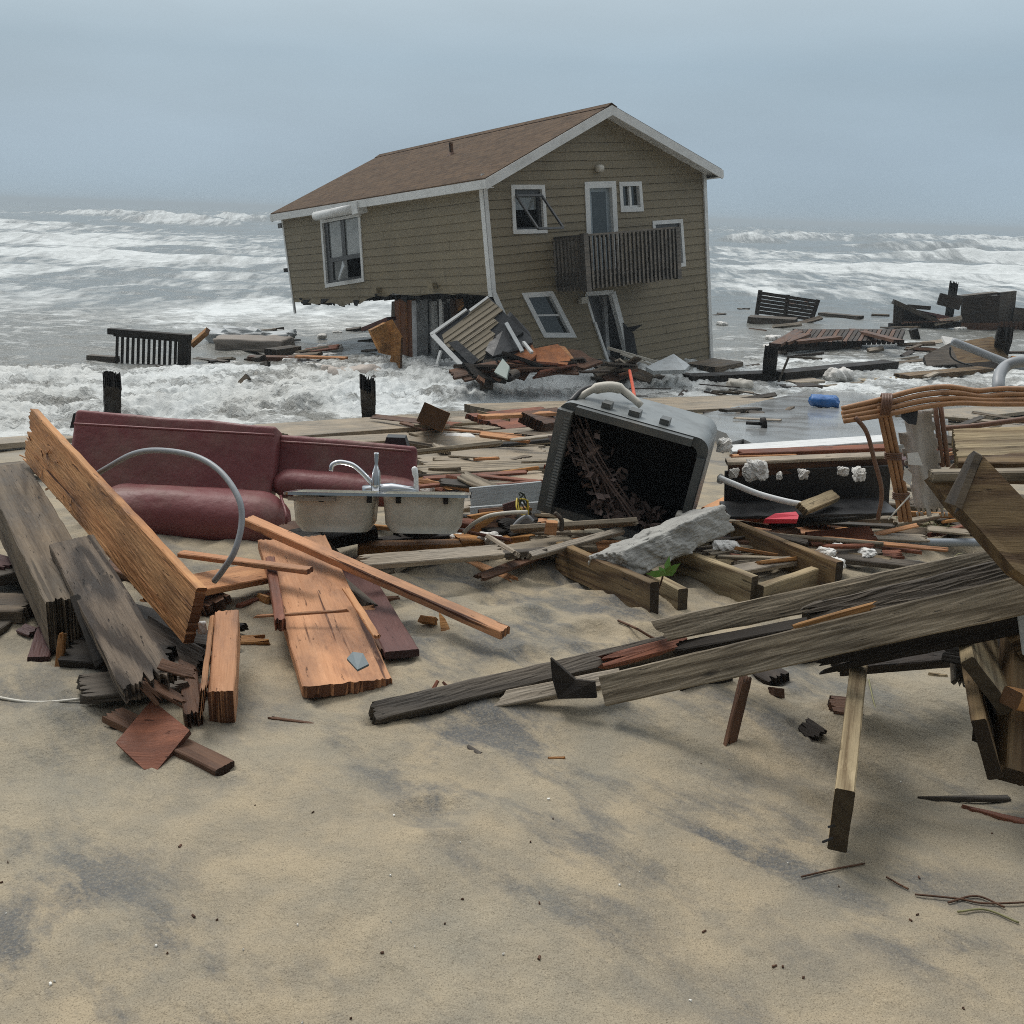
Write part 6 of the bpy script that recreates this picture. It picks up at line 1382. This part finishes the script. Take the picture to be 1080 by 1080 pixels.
tube_obj('cable', 'thin black cable draped over the collapsed roof piece', 'cable', [D(1002, 366, Yf - .25), D(1003, 376, Yf - .3), D(1012, 382, Yf - .3), D(1026, 386, Yf - .3)], .02, M['black'], 6)


# ------------------------------------------------------------------ litter of small broken pieces on the slope
rr = random.Random(51)
def litter(n, x0, x1, y0, y1, label, group, mats, lmin, lmax, hmax=.1):
    for i in range(n):
        px, py = rr.uniform(x0, x1), rr.uniform(y0, y1); p = G(px, py, rr.uniform(.015, hmax)); az = rr.gauss(0, .55) + (math.pi if rr.random() < .5 else 0)
        L = rr.uniform(lmin, lmax) * (.6 + p.y / 12); d = Vector((math.cos(az), math.sin(az), rr.uniform(-.12, .12))) * L
        q = p + d; q.z = max(q.z, surf_z(q.x, q.y) + .01)
        board('broken_piece', label, p, q, rr.uniform(.02, .11), rr.uniform(.012, .035), M[rr.choice(mats)], rr.uniform(-35, 35), cat='wood piece', group=group, rag=(.03, .05))
allm = ['grey', 'darkgrey', 'brown', 'orange', 'grey_tan', 'redbrown', 'treated', 'pale', 'tanboard', 'honey']
litter(46, 440, 570, 500, 590, 'small broken wood piece in the tangle between the sink and the grey tub', 'broken pieces between sink and tub', allm, .2, .75, .16)
litter(34, 430, 610, 440, 500, 'small broken wood piece strewn over the grey planks behind the sink', 'broken pieces on the planks behind the sink', allm, .15, .7, .2)
litter(44, 745, 935, 548, 594, 'small broken wood piece strewn before the wrecked cabinet', 'broken pieces before the cabinet', allm, .2, .7, .1)
litter(30, 930, 1075, 520, 560, 'small broken wood piece around the foot of the rattan chair', 'broken pieces round the rattan chair', allm, .12, .45, .15)
litter(26, 1000, 1090, 440, 480, 'broken wood piece behind the rattan arm at the right', 'broken pieces behind the rattan arm', allm, .2, .7, .2)
litter(34, 640, 1000, 405, 445, 'broken wood piece on the wet ground before the black beams', 'broken pieces on the wet ground', ['dark', 'darkgrey', 'brown', 'pale', 'grey'], .15, .5, .15)
litter(8, 600, 720, 560, 610, 'short broken wood piece around the concrete slab and grained boards', 'broken pieces by the concrete slab', allm, .06, .28, .05)
litter(10, 40, 250, 640, 740, 'short broken wood piece in and around the left timber heap', 'broken pieces in the left heap', ['dark', 'blackrot', 'brown', 'redbrown', 'darkgrey', 'honey'], .06, .22, .05)
litter(18, 260, 470, 590, 700, 'thin splinter on the sand round the broad salmon board', 'splinters round the salmon board', ['orange', 'pink', 'brown', 'honey'], .04, .14, .012)
litter(6, 700, 1000, 690, 800, 'small splinter on the shaded sand under the crossing beams', 'splinters under the beams', ['brown', 'dark', 'grey', 'treated'], .04, .14, .012)
for i in range(16):
    px, py = ((rr.uniform(440, 570), rr.uniform(500, 585)), (rr.uniform(745, 935), rr.uniform(550, 595)))[i % 2]; s_ = rr.uniform(.03, .09)
    lumpy('white_scrap', ('white scrap in the tangle between the sink and the grey tub', 'white scrap on the boards before the wrecked cabinet')[i % 2], 'scrap', G(px, py, .08), (s_ * 1.6, s_, s_ * .6), M['cloth_white'], 90 + i, i * 33, .38, ('white scraps between sink and tub', 'white scraps before the cabinet')[i % 2], smooth=False)

# sand banked up against whatever lies on it
def bank():
    me = beach.data; n = len(me.vertices); co = np.empty(n * 3); me.vertices.foreach_get('co', co); co = co.reshape(-1, 3)
    idx = np.where((np.abs(co[:, 0]) < 3.6) & (co[:, 1] > 1.2) & (co[:, 1] < 6.4))[0]; P = co[idx]
    add = np.zeros(len(idx)); nz_ = .65 + .9 * fbm(P[:, 0] * 2.3, P[:, 1] * 2.3, 3, 61)
    for A, B, w in SEGS:
        A = np.array(A); B = np.array(B); lo = np.minimum(A, B)[:2] - .4; hi = np.maximum(A, B)[:2] + .4
        k = np.where((P[:, 0] > lo[0]) & (P[:, 0] < hi[0]) & (P[:, 1] > lo[1]) & (P[:, 1] < hi[1]))[0]
        if len(k) == 0: continue
        ab = B - A; Q = P[k]; tt = np.clip(((Q[:, :2] - A[:2]) @ ab[:2]) / (ab[:2] @ ab[:2] + 1e-9), 0, 1)
        C_ = A + tt[:, None] * ab; d = np.linalg.norm(Q[:, :2] - C_[:, :2], axis=1) - w / 2
        clear = C_[:, 2] - Q[:, 2]; touch = np.clip(1 - (clear - .05) / .07, 0, 1)
        side = np.sign(ab[0] * (Q[:, 1] - A[1]) - ab[1] * (Q[:, 0] - A[0])) * (1 if ab[0] > 0 else -1)
        h = touch * np.where(d > -.02, np.exp(-np.clip(d, 0, None) / (.07 + .05 * min(1, w / .2))), .3) * np.where(side < 0, .030, .018) * min(1, .4 + w / .15)
        add[k] = np.maximum(add[k], h)
    co[idx, 2] += add * np.clip(nz_, .1, 1.6); me.vertices.foreach_set('co', co.ravel()); me.update()
bank()

# ------------------------------------------------------------------ damp sea air
t = NT('sea_haze'); t.n.remove(t.b)
pv = t.node('ShaderNodeVolumePrincipled', {'Color': (.70, .79, .85, 1), 'Density': .0011, 'Anisotropy': 0.0})
t.l.new(pv.outputs[0], [n for n in t.n if n.type == 'OUTPUT_MATERIAL'][0].inputs['Volume'])
hz = MB().box(-7400, 7400, -500, 6300, -5.4, 5.2).obj('haze', t.m); tag(hz, 'pale damp sea air over beach and sea', 'haze', kind='stuff')
